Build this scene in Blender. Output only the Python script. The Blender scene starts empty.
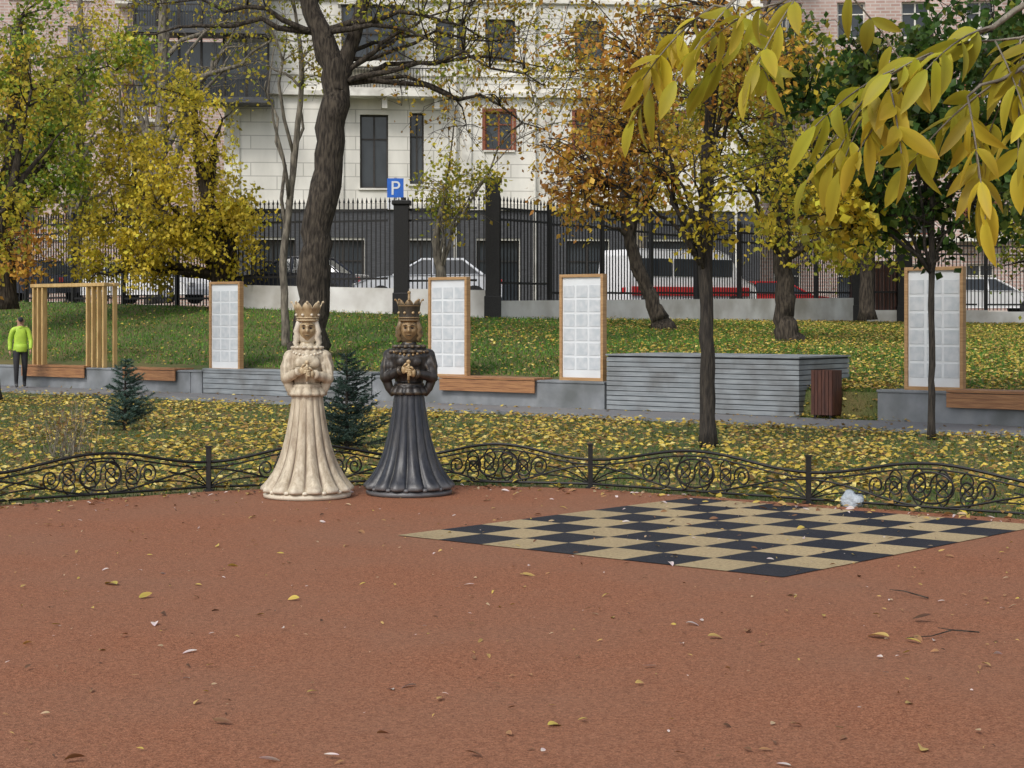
import bpy, bmesh, math, numpy as np
from mathutils import Vector, Matrix
R=np.random.default_rng
sc=bpy.context.scene
D2R=math.radians
# ------------------------------------------------------------------ materials
def nt(name):
    m=bpy.data.materials.new(name); m.use_nodes=True
    n=m.node_tree; return m,n.nodes,n.links,n.nodes['Principled BSDF']
def M(name,c1,c2=None,scale=5,rough=.8,bump=0,bscale=None,metal=0,stretch=(1,1,1),detail=6,contrast=(.35,.65),spec=.5,c3=None,scale3=.5):
    m,N,L,b=nt(name)
    b.inputs['Roughness'].default_value=rough; b.inputs['Metallic'].default_value=metal
    b.inputs['Specular IOR Level'].default_value=spec
    if c2 is None: c2=tuple(x*.75 for x in c1)
    tc=N.new('ShaderNodeTexCoord'); mp=N.new('ShaderNodeMapping'); mp.inputs['Scale'].default_value=stretch
    L.new(tc.outputs['Object'],mp.inputs['Vector'])
    no=N.new('ShaderNodeTexNoise'); no.inputs['Scale'].default_value=scale; no.inputs['Detail'].default_value=detail
    L.new(mp.outputs[0],no.inputs['Vector'])
    cr=N.new('ShaderNodeValToRGB'); cr.color_ramp.elements[0].position=contrast[0]; cr.color_ramp.elements[1].position=contrast[1]
    cr.color_ramp.elements[0].color=(*c1,1); cr.color_ramp.elements[1].color=(*c2,1)
    L.new(no.outputs['Fac'],cr.inputs['Fac']); out=cr.outputs[0]
    if c3 is not None:
        n3=N.new('ShaderNodeTexNoise'); n3.inputs['Scale'].default_value=scale3; n3.inputs['Detail'].default_value=5
        L.new(tc.outputs['Object'],n3.inputs['Vector'])
        r3=N.new('ShaderNodeValToRGB'); r3.color_ramp.elements[0].position=.42; r3.color_ramp.elements[1].position=.7
        L.new(n3.outputs['Fac'],r3.inputs['Fac'])
        mx=N.new('ShaderNodeMix'); mx.data_type='RGBA'; L.new(r3.outputs[0],mx.inputs['Factor']); L.new(out,mx.inputs['A']); mx.inputs['B'].default_value=(*c3,1)
        out=mx.outputs['Result']
    L.new(out,b.inputs['Base Color'])
    if bump:
        nb=N.new('ShaderNodeTexNoise'); nb.inputs['Scale'].default_value=bscale or scale*2; nb.inputs['Detail'].default_value=8
        L.new(mp.outputs[0],nb.inputs['Vector'])
        bp=N.new('ShaderNodeBump'); bp.inputs['Strength'].default_value=bump; bp.inputs['Distance'].default_value=.05
        L.new(nb.outputs['Fac'],bp.inputs['Height']); L.new(bp.outputs[0],b.inputs['Normal'])
    return m
def leaf_mat(name,trans=.35,rough=.5):
    m,N,L,b=nt(name)
    a=N.new('ShaderNodeAttribute'); a.attribute_name='Col'
    b.inputs['Roughness'].default_value=rough; b.inputs['Specular IOR Level'].default_value=.3
    t=N.new('ShaderNodeBsdfTranslucent'); mx=N.new('ShaderNodeMixShader'); mx.inputs[0].default_value=trans
    L.new(a.outputs['Color'],b.inputs['Base Color']); L.new(a.outputs['Color'],t.inputs['Color'])
    L.new(b.outputs[0],mx.inputs[1]); L.new(t.outputs[0],mx.inputs[2]); L.new(mx.outputs[0],N['Material Output'].inputs['Surface'])
    return m
def granule(name,cols,scale=260,dirt=(.2,.1,.06),rough=.85):
    m,N,L,b=nt(name); b.inputs['Roughness'].default_value=rough; b.inputs['Specular IOR Level'].default_value=.2
    tc=N.new('ShaderNodeTexCoord')
    vo=N.new('ShaderNodeTexVoronoi'); vo.inputs['Scale'].default_value=scale; L.new(tc.outputs['Object'],vo.inputs['Vector'])
    sp=N.new('ShaderNodeSeparateColor'); L.new(vo.outputs['Color'],sp.inputs[0])
    cr=N.new('ShaderNodeValToRGB'); E=cr.color_ramp.elements
    E[0].position=0; E[0].color=(*cols[0],1); E[1].position=1; E[1].color=(*cols[-1],1)
    for i,c in enumerate(cols[1:-1]):
        e=E.new((i+1)/(len(cols)-1)); e.color=(*c,1)
    L.new(sp.outputs[0],cr.inputs['Fac'])
    n1=N.new('ShaderNodeTexNoise'); n1.inputs['Scale'].default_value=.55; n1.inputs['Detail'].default_value=7; n1.inputs['Roughness'].default_value=.6
    L.new(tc.outputs['Object'],n1.inputs['Vector'])
    r1=N.new('ShaderNodeValToRGB'); r1.color_ramp.elements[0].position=.38; r1.color_ramp.elements[1].position=.72
    r1.color_ramp.elements[1].color=(.6,.6,.6,1)
    L.new(n1.outputs['Fac'],r1.inputs['Fac'])
    mx=N.new('ShaderNodeMix'); mx.data_type='RGBA'; L.new(r1.outputs[0],mx.inputs['Factor']); L.new(cr.outputs[0],mx.inputs['A']); mx.inputs['B'].default_value=(*dirt,1)
    n2=N.new('ShaderNodeTexNoise'); n2.inputs['Scale'].default_value=40; n2.inputs['Detail'].default_value=5; L.new(tc.outputs['Object'],n2.inputs['Vector'])
    r2=N.new('ShaderNodeValToRGB'); r2.color_ramp.elements[0].position=.3; r2.color_ramp.elements[0].color=(.76,.76,.76,1); r2.color_ramp.elements[1].position=.65; r2.color_ramp.elements[1].color=(1.1,1.1,1.1,1)
    L.new(n2.outputs['Fac'],r2.inputs['Fac'])
    m2=N.new('ShaderNodeMix'); m2.data_type='RGBA'; m2.blend_type='MULTIPLY'; m2.inputs['Factor'].default_value=1
    L.new(mx.outputs['Result'],m2.inputs['A']); L.new(r2.outputs[0],m2.inputs['B'])
    L.new(m2.outputs['Result'],b.inputs['Base Color'])
    bp=N.new('ShaderNodeBump'); bp.inputs['Strength'].default_value=.7; bp.inputs['Distance'].default_value=.004
    L.new(vo.outputs['Distance'],bp.inputs['Height']); L.new(bp.outputs[0],b.inputs['Normal'])
    return m
def brick_mat(name,c1,c2,mortar,scale=1.0,bw=.5,rh=.16,ms=.02,off=.5):
    m,N,L,b=nt(name); b.inputs['Roughness'].default_value=.85
    tc=N.new('ShaderNodeTexCoord'); mp=N.new('ShaderNodeMapping'); mp.inputs['Rotation'].default_value=(D2R(90),0,0)
    L.new(tc.outputs['Object'],mp.inputs['Vector'])
    br=N.new('ShaderNodeTexBrick'); br.inputs['Scale'].default_value=scale; br.inputs['Brick Width'].default_value=bw; br.inputs['Row Height'].default_value=rh
    br.inputs['Mortar Size'].default_value=ms; br.inputs['Color1'].default_value=(*c1,1); br.inputs['Color2'].default_value=(*c2,1); br.inputs['Mortar'].default_value=(*mortar,1); br.offset=off
    L.new(mp.outputs[0],br.inputs['Vector'])
    mp2=N.new('ShaderNodeMapping'); mp2.inputs['Scale'].default_value=(1,1,.35); L.new(tc.outputs['Object'],mp2.inputs['Vector'])
    no=N.new('ShaderNodeTexNoise'); no.inputs['Scale'].default_value=.9; no.inputs['Detail'].default_value=8; L.new(mp2.outputs[0],no.inputs['Vector'])
    r=N.new('ShaderNodeValToRGB'); r.color_ramp.elements[0].position=.32; r.color_ramp.elements[0].color=(.76,.76,.75,1); r.color_ramp.elements[1].position=.6
    L.new(no.outputs['Fac'],r.inputs['Fac'])
    mm=N.new('ShaderNodeMix'); mm.data_type='RGBA'; mm.blend_type='MULTIPLY'; mm.inputs['Factor'].default_value=1
    L.new(br.outputs['Color'],mm.inputs['A']); L.new(r.outputs[0],mm.inputs['B']); L.new(mm.outputs['Result'],b.inputs['Base Color'])
    return m
def statue_mat(name,base,base2,worn,wr=(.5,.56),rough=.55,streak=(.1,.07,.04),sr=(.42,.495),grime=None):
    m,N,L,b=nt(name); b.inputs['Roughness'].default_value=rough
    tc=N.new('ShaderNodeTexCoord')
    mp=N.new('ShaderNodeMapping'); mp.inputs['Scale'].default_value=(1,1,.22); L.new(tc.outputs['Object'],mp.inputs['Vector'])
    no=N.new('ShaderNodeTexNoise'); no.inputs['Scale'].default_value=16; no.inputs['Detail'].default_value=9; no.inputs['Roughness'].default_value=.75; L.new(mp.outputs[0],no.inputs['Vector'])
    cr=N.new('ShaderNodeValToRGB'); cr.color_ramp.elements[0].position=.38; cr.color_ramp.elements[1].position=.6
    cr.color_ramp.elements[0].color=(*base2,1); cr.color_ramp.elements[1].color=(*base,1); L.new(no.outputs['Fac'],cr.inputs['Fac'])
    ge=N.new('ShaderNodeNewGeometry'); rp=N.new('ShaderNodeValToRGB'); rp.color_ramp.elements[0].position=wr[0]; rp.color_ramp.elements[1].position=wr[1]
    L.new(ge.outputs['Pointiness'],rp.inputs['Fac'])
    mx=N.new('ShaderNodeMix'); mx.data_type='RGBA'; L.new(rp.outputs[0],mx.inputs['Factor']); L.new(cr.outputs[0],mx.inputs['A']); mx.inputs['B'].default_value=(*worn,1)
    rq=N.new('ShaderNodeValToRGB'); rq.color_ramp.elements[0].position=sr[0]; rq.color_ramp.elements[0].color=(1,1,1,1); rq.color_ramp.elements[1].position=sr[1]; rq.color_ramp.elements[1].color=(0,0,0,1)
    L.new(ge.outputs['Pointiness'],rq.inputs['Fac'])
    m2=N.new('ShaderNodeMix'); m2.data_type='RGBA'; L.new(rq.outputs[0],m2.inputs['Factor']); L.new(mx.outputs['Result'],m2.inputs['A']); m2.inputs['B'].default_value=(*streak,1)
    out=m2.outputs['Result']
    if grime:
        n4=N.new('ShaderNodeTexNoise'); n4.inputs['Scale'].default_value=6; n4.inputs['Detail'].default_value=10; n4.inputs['Roughness'].default_value=.8; L.new(mp.outputs[0],n4.inputs['Vector'])
        r4=N.new('ShaderNodeValToRGB'); r4.color_ramp.elements[0].position=.52; r4.color_ramp.elements[1].position=.7; r4.color_ramp.elements[1].color=(.8,.8,.8,1); L.new(n4.outputs['Fac'],r4.inputs['Fac'])
        m4=N.new('ShaderNodeMix'); m4.data_type='RGBA'; L.new(r4.outputs[0],m4.inputs['Factor']); L.new(out,m4.inputs['A']); m4.inputs['B'].default_value=(*grime,1); out=m4.outputs['Result']
    L.new(out,b.inputs['Base Color'])
    bp=N.new('ShaderNodeBump'); bp.inputs['Strength'].default_value=.45; bp.inputs['Distance'].default_value=.012; L.new(no.outputs['Fac'],bp.inputs['Height']); L.new(bp.outputs[0],b.inputs['Normal'])
    return m

m_ground=M('lawn_soil',(.10,.09,.03),(.06,.10,.022),scale=3,rough=.95,bump=.5,bscale=30,c3=(.15,.115,.04),scale3=.7)
m_leaf=leaf_mat('leaf_foliage',.45); m_fallen=leaf_mat('fallen_leaf',.1,.55); m_grass=leaf_mat('grass_blade',.25,.6)
m_rub=granule('terracotta_rubber',[(.22,.085,.042),(.29,.118,.06),(.37,.17,.095),(.26,.10,.052),(.15,.058,.03)],scale=150,dirt=(.25,.135,.085))
m_chk_d=granule('dark_rubber_tile',[(.013,.015,.022),(.033,.036,.048),(.018,.02,.028)],dirt=(.055,.055,.057))
m_chk_l=granule('sand_rubber_tile',[(.43,.33,.185),(.52,.41,.24),(.36,.27,.15)],dirt=(.29,.23,.135))
m_asph=M('asphalt',(.15,.15,.158),(.20,.20,.205),scale=60,rough=.6,bump=.2,bscale=200,c3=(.23,.22,.205),scale3=.6)
m_asph2=M('street_asphalt',(.08,.08,.085),(.12,.12,.12),scale=40,rough=.8)
m_bark=M('dark_bark',(.018,.013,.009),(.085,.068,.050),scale=7,rough=.95,bump=1,bscale=9,stretch=(3,3,.6),contrast=(.38,.66))
m_bark2=M('grey_bark',(.07,.06,.048),(.26,.23,.18),scale=6,rough=.95,bump=.8,bscale=9,stretch=(2,2,.6))
m_bark3=M('black_bark',(.016,.013,.011),(.055,.045,.035),scale=12,rough=.9,bump=.8,bscale=14,stretch=(3,3,.5))
m_iron=M('black_iron',(.008,.008,.009),(.018,.017,.016),scale=30,rough=.5,metal=.2)
m_wood=M('larch_wood',(.46,.28,.13),(.34,.19,.08),scale=3,rough=.55,stretch=(1,1,14),bump=.1)
m_woodp=M('pale_larch',(.58,.40,.17),(.46,.29,.11),scale=3,rough=.55,stretch=(6,6,1),bump=.1)
m_woodh=M('larch_wood_bench',(.38,.19,.08),(.24,.11,.05),scale=3,rough=.5,stretch=(1,6,14),bump=.1)
m_wooddk=M('brown_wood',(.10,.035,.02),(.055,.02,.014),scale=4,rough=.6,stretch=(8,8,1))
m_conc=M('grey_concrete',(.19,.205,.22),(.26,.275,.29),scale=3,rough=.85,c3=(.12,.13,.13),scale3=1.2,bump=.1)
m_plank=M('grey_plank',(.20,.225,.24),(.29,.315,.33),scale=2,rough=.7,stretch=(1,1,12),bump=.1,c3=(.15,.155,.155),scale3=2)
m_plankd=M('plank_gap',(.03,.034,.04))
m_white=M('white_board',(.72,.75,.77),(.66,.68,.7),scale=2,rough=.35)
m_photo=M('pale_print',(.48,.52,.55),(.60,.62,.64),scale=9,rough=.35)
m_plaster=M('white_plaster',(.74,.74,.72),(.62,.61,.59),scale=1.5,rough=.9,c3=(.40,.38,.34),scale3=.9)
m_cream=brick_mat('cream_stucco',(.77,.75,.68),(.82,.80,.73),(.5,.48,.43),bw=2.4,rh=.62,ms=.022)
m_creamp=M('cream_trim',(.80,.78,.71),(.7,.68,.61),scale=2,c3=(.5,.48,.43),scale3=1)
m_pink=brick_mat('pink_brick',(.46,.30,.26),(.56,.40,.35),(.58,.52,.48),bw=.5,rh=.17,ms=.03)
m_plinth=M('dark_stone',(.045,.047,.052),(.08,.083,.09),scale=3,rough=.6,stretch=(1,1,10))
m_glass=M('window_glass',(.02,.025,.03),(.055,.065,.075),scale=.4,rough=.08)
m_frame=M('dark_frame',(.03,.028,.026),(.045,.04,.036))
m_redframe=M('redbrown_frame',(.28,.09,.045),(.2,.06,.03))
m_red=M('red_paint',(.6,.03,.03),(.5,.025,.025),rough=.4)
m_blue=M('blue_sign',(.02,.14,.6),(.02,.12,.5),rough=.4)
m_tyre=M('tyre',(.02,.02,.02),(.03,.03,.03)); m_hub=M('alloy',(.4,.4,.42),(.3,.3,.3),metal=.7,rough=.3)
m_carw=M('silver_paint',(.72,.75,.8),(.68,.7,.74),rough=.3); m_carr=M('white_paint',(.85,.85,.85),(.8,.8,.8),rough=.3); m_card=M('dark_paint',(.03,.035,.05),(.04,.045,.06),rough=.2)
m_lamp=M('lamp_glass',(.7,.7,.65),(.6,.6,.6),rough=.1)
m_stone=M('pale_stone',(.32,.37,.42),(.45,.5,.54),scale=9,rough=.6,bump=.4)

# ------------------------------------------------------------------ mesh helpers
def link(o):
    sc.collection.objects.link(o); return o
def mesh_obj(name,V,F,mats,smooth=False,col=None,fm=None):
    me=bpy.data.meshes.new(name); me.from_pydata(V,[],F)
    if not isinstance(mats,(list,tuple)): mats=[mats]
    for m in mats: me.materials.append(m)
    if fm is not None: me.polygons.foreach_set('material_index',np.asarray(fm,dtype=np.int32))
    if smooth: me.polygons.foreach_set('use_smooth',np.ones(len(me.polygons),dtype=bool))
    if col is not None:
        a=me.color_attributes.new('Col','FLOAT_COLOR','POINT'); a.data.foreach_set('color',np.asarray(col,dtype=np.float32).ravel())
    me.update(); return link(bpy.data.objects.new(name,me))
def group(name,parts,loc=(0,0,0),rotz=0,scale=1):
    e=bpy.data.objects.new(name,None); link(e); e.empty_display_size=.3
    for p in parts: p.parent=e
    e.location=loc; e.rotation_euler=(0,0,rotz); e.scale=(scale,)*3
    return e
class B:
    """polygon soup builder"""
    def __init__(s): s.V=[];s.F=[];s.m=[];s.n=0
    def add(s,V,F,mi=0):
        V=np.asarray(V,dtype=float); s.V.append(V)
        for f in F: s.F.append([i+s.n for i in f]); s.m.append(mi)
        s.n+=len(V)
    def box(s,x0,x1,y0,y1,z0,z1,mi=0):
        V=[(x0,y0,z0),(x1,y0,z0),(x1,y1,z0),(x0,y1,z0),(x0,y0,z1),(x1,y0,z1),(x1,y1,z1),(x0,y1,z1)]
        s.add(V,[(0,3,2,1),(4,5,6,7),(0,1,5,4),(1,2,6,5),(2,3,7,6),(3,0,4,7)],mi)
    def tube(s,P,r,n=6,mi=0,cap=True):
        P=np.asarray(P,dtype=float); k=len(P); r=np.broadcast_to(np.asarray(r,dtype=float),(k,))
        T=np.gradient(P,axis=0); T/= (np.linalg.norm(T,axis=1)[:,None]+1e-9)
        ref=np.array([0,0,1.]) if abs(T[0][2])<.9 else np.array([1.,0,0])
        U=np.zeros_like(P); u=np.cross(T[0],ref); u/=np.linalg.norm(u); U[0]=u
        for i in range(1,k):
            u=U[i-1]-T[i]*np.dot(U[i-1],T[i]); U[i]=u/(np.linalg.norm(u)+1e-9)
        W=np.cross(T,U); a=np.linspace(0,2*np.pi,n,endpoint=False)
        V=(P[:,None,:]+r[:,None,None]*(np.cos(a)[None,:,None]*U[:,None,:]+np.sin(a)[None,:,None]*W[:,None,:])).reshape(-1,3)
        F=[(i*n+j,i*n+(j+1)%n,(i+1)*n+(j+1)%n,(i+1)*n+j) for i in range(k-1) for j in range(n)]
        if cap: F+= [tuple(range(n))[::-1],tuple((k-1)*n+j for j in range(n))]
        s.add(V,F,mi)
    def lathe(s,prof,n=48,mi=0,c=(0,0,0),sy=1,flute=None):
        a=np.linspace(0,2*np.pi,n,endpoint=False); V=[]
        for (r,z) in prof:
            for t in a:
                q=r*(flute(t,z) if flute else 1)
                V.append((c[0]+q*math.cos(t),c[1]+q*math.sin(t)*sy,c[2]+z))
        k=len(prof)
        F=[(i*n+j,i*n+(j+1)%n,(i+1)*n+(j+1)%n,(i+1)*n+j) for i in range(k-1) for j in range(n)]
        F+=[tuple(range(n))[::-1],tuple((k-1)*n+j for j in range(n))]
        s.add(V,F,mi)
    def ball(s,c,r,mi=0,n=12,sc=(1,1,1)):
        V=[];
        for i in range(n//2+1):
            p=math.pi*i/(n//2)
            for j in range(n):
                t=2*math.pi*j/n; V.append((c[0]+r*sc[0]*math.sin(p)*math.cos(t),c[1]+r*sc[1]*math.sin(p)*math.sin(t),c[2]+r*sc[2]*math.cos(p)))
        F=[(i*n+j,(i+1)*n+j,(i+1)*n+(j+1)%n,i*n+(j+1)%n) for i in range(n//2) for j in range(n)]
        s.add(V,F,mi)
    def obj(s,name,mats,smooth=False):
        return mesh_obj(name,np.concatenate(s.V),s.F,mats,smooth,fm=s.m)
def bevel(o,w=.01,seg=2):
    m=o.modifiers.new('bev','BEVEL'); m.width=w; m.segments=seg; m.limit_method='ANGLE'; return o

# ------------------------------------------------------------------ terrain functions
FX=np.array([-60,-30,-16,-8,-.5,12,17,60.]); FY=np.array([75,62,56,49,46,60,61,64.]); FH=np.array([2.6,2.4,2.2,1.95,1.65,1.52,1.45,1.4])
def yL(x): return 31.5-.8*np.clip(x,-25,25)
def Fy(x): return np.interp(x,FX,FY)
def Hh(x): return np.interp(x,FX,FH)
def hgt(x,y):
    w=y-yL(x); span=np.maximum(Fy(x)-.3-yL(x)-.3,2)
    d=np.clip((w-.3)/span,0,1)
    h=.44+(Hh(x)-.44)*(d**.85)
    return np.where(w<=.15,0,np.where(w<.3,.44*(w-.15)/.15,h))
BX=np.array([-12,-6,-4.38,-2.81,-1.9,-1.0,.72,2.53,4.1,6,12]); BY=np.array([8.2,13.1,14.45,15.65,16.1,16.35,15.95,14.6,13.45,12.1,7.8])
def RBy(x): return np.interp(x,BX,BY)
xs=np.concatenate([[-400,-200,-100,-60,-40,-30],np.arange(-25,25.1,.5),[30,40,60,100,200,400]])
ws=np.concatenate([[-500,-200,-80,-40,-20,-10,-5,-2,0,.15,.3],np.arange(.7,46,.7),[50,60,80,120,200,400,700]])
X,W=np.meshgrid(xs,ws); Y=yL(X)+W; Z=hgt(X,Y)
k=len(xs); V=np.stack([X.ravel(),Y.ravel(),Z.ravel()],1)
F=[(i*k+j,i*k+j+1,(i+1)*k+j+1,(i+1)*k+j) for i in range(len(ws)-1) for j in range(k-1)]
mesh_obj('ground',V,F,m_ground,smooth=True)
b=B(); top=[(x,y,.02) for x,y in zip(np.linspace(-12,12,97),RBy(np.linspace(-12,12,97)))]
poly=[(-12,-12,.02),(12,-12,.02)]+top[::-1]; n=len(poly)
b.add(poly,[tuple(range(n))]); b.add(poly+[(x,y,-.02) for x,y,z in poly],[(i,(i+1)%n,n+(i+1)%n,n+i)[::-1] for i in range(n)])
b.obj('rubber_play_surface',m_rub)
L0=np.array([-.84,12.45]); Bk=np.array([1.58,15.08]); Fr=np.array([1.66,10.42]); Rt=Bk+Fr-L0
b=B()
for i in range(8):
    for j in range(8):
        def P(a,c):
            q=L0+(Fr-L0)*a/8+(Bk-L0)*c/8; return (q[0],q[1],.025)
        b.add([P(i,j),P(i+1,j),P(i+1,j+1),P(i,j+1)],[(0,1,2,3)],(i+j)%2)
b.obj('chessboard',[m_chk_l,m_chk_d])
def strip(name,w0,w1,z,mat,x0=-24,x1=24,fn=yL,hf=None):
    X=np.arange(x0,x1+.1,1.); V=[];
    for x in X:
        for w in (w0,w1):
            y=float(fn(x))+w; V.append((x,y,z+(float(hf(x)) if hf else 0)))
    return mesh_obj(name,V,[(2*i,2*i+2,2*i+3,2*i+1) for i in range(len(X)-1)],mat)
strip('park_path',-2.75,0,.012,m_asph)
b=B(); a=[(x,float(yL(x))-2.82) for x in np.arange(-24,24.1,1.)]
for p,q in zip(a[:-1],a[1:]):
    b.add([(p[0],p[1]-.05,-.05),(q[0],q[1]-.05,-.05),(q[0],q[1]+.06,-.05),(p[0],p[1]+.06,-.05),(p[0],p[1]-.05,.05),(q[0],q[1]-.05,.05),(q[0],q[1]+.06,.05),(p[0],p[1]+.06,.05)],[(4,5,6,7),(0,1,5,4),(2,3,7,6)])
b.obj('path_kerb',m_conc)
strip('street',2.0,12,.02,m_asph2,-58,58,Fy,Hh)

# ------------------------------------------------------------------ leaf helpers
def palette_pick(rng,n,pal):
    c=np.array([p[:3] for p in pal]); w=np.array([p[3] for p in pal]); w=w/w.sum()
    return c[rng.choice(len(c),n,p=w)]
def norm(a): return a/(np.linalg.norm(a,axis=-1,keepdims=True)+1e-9)
def kites(P,size,rng,mode='crown',asp=.34,curl=.1):
    n=len(P)
    if mode=='crown':
        d=rng.normal(size=(n,3)); d[:,2]-=.6; d=norm(d); r=rng.normal(size=(n,3)); w=norm(np.cross(d,r))
    else:
        a=rng.uniform(0,2*np.pi,n); d=np.stack([np.cos(a),np.sin(a),rng.normal(0,.22,n)],1); d=norm(d)
        up=np.tile([0,-.15,1.],(n,1))+rng.normal(0,.30,(n,3)); w=norm(np.cross(d,up))
    nn=np.cross(w,d); s=size[:,None]
    c=rng.uniform(-curl,curl*2,(n,1))*s*nn
    V=np.stack([P,P+d*.45*s+w*asp*s+c,P+d*s+c*.5,P+d*.45*s-w*asp*s+c],1)
    return V.reshape(-1,3)
def leaves_obj(name,P,size,cols,rng,mat,mode='crown',asp=.34,curl=.1):
    V=kites(P,size,rng,mode,asp,curl); n=len(P)
    C=np.repeat(np.concatenate([cols,np.ones((n,1))],1),4,axis=0)
    return mesh_obj(name,V,np.arange(4*n).reshape(n,4),mat,col=C)
def bez(p0,p1,p2,n):
    t=np.linspace(0,1,n)[:,None]; return (1-t)**2*p0+2*t*(1-t)*p1+t*t*p2

def tree(name,trunk,radii,crowns,n_limbs,n_attr,lpa,lsize,pal,seed,bark,att=(.35,1.),spread=.22,twig=.55,nside=8,bright=(.6,1.2),asp=.34,lr=1.):
    rng=R(seed); T=np.array(trunk,float); rr=np.array(radii,float)
    t=np.arange(len(T)); tt=np.linspace(0,len(T)-1,(len(T)-1)*6+1)
    TP=np.stack([np.interp(tt,t,T[:,i]) for i in range(3)],1)
    for _ in range(3): TP[1:-1]=(TP[:-2]+2*TP[1:-1]+TP[2:])/4
    TR=np.interp(tt,t,rr); TP[1:]+=rng.normal(0,1,(len(TP)-1,3))*TR[1:,None]*.10
    TR=TR*(1+rng.normal(0,.04,len(TR))); TR[0]*=1.35; TR[1]*=1.08
    b=B(); b.tube(TP,TR,nside+4)
    nodes=[];nr=[]
    i0=int(len(TP)*att[0])
    for i in range(i0,len(TP)): nodes.append(TP[i]); nr.append(TR[i])
    cw=np.array([c[2] for c in crowns],float); cw/=cw.sum()
    def sample(nl=False):
        ci=rng.choice(len(crowns),p=cw); c=crowns[ci]
        v=rng.normal(size=3); v/=np.linalg.norm(v); v*=rng.uniform(.25,1)**.5
        return np.array(c[0])+v*np.array(c[1]), (c[3] if len(c)>3 else pal)
    for l in range(n_limbs):
        q,_=sample(); i=int(rng.uniform(i0,len(TP)-1)); p=TP[i]
        if p[2]>q[2]: i=i0; p=TP[i]
        d=np.linalg.norm(q-p); c=(p+q)/2+np.array([0,0,.18*d])+rng.normal(0,.08*d,3)
        n=9; C=bez(p,c,q,n); C[1:]+=rng.normal(0,.02*d,(n-1,3)); r=np.linspace(min(TR[i]*.62,.03+.028*d)*lr,.012,n)
        b.tube(C,r,6)
        for a_,r_ in zip(C[2:],r[2:]): nodes.append(a_); nr.append(r_)
    NP=np.array(nodes); NR=np.array(nr); LP=[];LC=[]
    for k_ in range(n_attr):
        q,pl=sample(); dd=np.linalg.norm(NP-q,axis=1)+np.maximum(NP[:,2]-q[2],0)*1.2; i=int(np.argmin(dd)); p=NP[i]
        d=np.linalg.norm(q-p)+.05; c=(p+q)/2+np.array([0,0,.12*d])+rng.normal(0,.1*d,3)
        n=6; C=bez(p,c,q,n); r0=min(NR[i]*.7,.008+.010*d); b.tube(C,np.linspace(r0,.005,n),4)
        base=palette_pick(rng,1,pl)[0]; br=rng.uniform(*bright)
        pts=[]
        for _ in range(4):
            dr=rng.normal(size=3); dr[2]-=.15; dr/=np.linalg.norm(dr); ln=twig*rng.uniform(.5,1.3); s=C[rng.integers(2,n)]
            e=s+dr*ln+np.array([0,0,-.12*ln]); m=(s+e)/2+np.array([0,0,.08*ln]); G=bez(s,m,e,4); b.tube(G,np.linspace(.006,.003,4),3,cap=False)
            for g in bez(s,m,e,8)[2:]: pts.append(g)
        nl=rng.poisson(lpa*rng.choice([.2,1,1.6]))
        if nl:
            pts=np.array(pts); L_=pts[rng.integers(0,len(pts),nl)]+rng.normal(0,spread,(nl,3))*twig
            own=palette_pick(rng,nl,pl); mixf=rng.uniform(.2,.8,(nl,1)); LP.append(L_); LC.append((base*mixf+own*(1-mixf))*br*rng.uniform(.7,1.25,(nl,1)))
    parts=[b.obj('trunk_and_branches',bark,True)]
    if LP:
        LP=np.concatenate(LP); LC=np.clip(np.concatenate(LC),0,.85)
        parts.append(leaves_obj('leaves',LP,rng.uniform(.6,1.25,len(LP))*lsize,LC,rng,m_leaf,asp=asp))
    return group(name,parts)

OR=[(.52,.24,.05,3),(.64,.37,.06,3),(.32,.15,.045,1.6),(.72,.52,.08,2)]
YL=[(.76,.60,.06,3),(.60,.48,.05,2),(.68,.42,.05,1),(.4,.42,.06,1)]
GR=[(.05,.11,.025,4),(.08,.155,.03,3),(.20,.25,.04,1.3),(.55,.46,.06,.4)]
YG=[(.44,.44,.05,3),(.26,.32,.045,2),(.68,.53,.06,2),(.5,.32,.05,1)]
GO=[(.72,.55,.05,4),(.58,.46,.045,3),(.38,.37,.045,2),(.8,.62,.10,1)]
tree('large_maple_tree',[(-4.45,37,.4),(-4.4,37,1.5),(-4.25,37,3.2),(-3.95,37,5.2),(-3.8,37,6.9),(-4.35,37,8.3),(-5.0,37.2,10.5)],[.46,.38,.34,.31,.30,.2,.1],
     [((-4,37,11),(4.5,3,2.6),3),((-1.0,36.5,8.2),(2.4,2,1.5),1.2),((-6.8,37,8.4),(1.8,2,1.6),.5)],11,130,34,.11,YG,3,m_bark,att=(.76,1.),twig=.8,lr=.6)
tree('forked_maple_tree',[(-3.82,37.02,6.6),(-3.55,37,7.4),(-3.2,37,8.6),(-2.9,36.9,11)],[.22,.17,.14,.07],[((-1.0,37,7.6),(2.8,2,1.7),1.3),((-.6,37,5.9),(1.6,1.2,.8),.35)],8,85,17,.11,YL+OR,31,m_bark,att=(.1,1.),lr=.55,twig=.75)
tree('young_birch_tree',[(-5.3,40,.8),(-5.4,40,3),(-5.15,40,5),(-4.9,40,7.5),(-5.2,40,9.5)],[.1,.09,.08,.06,.03],[((-5,40,8.5),(1.6,1.5,2),1)],5,40,26,.12,YG,5,m_bark2)
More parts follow.
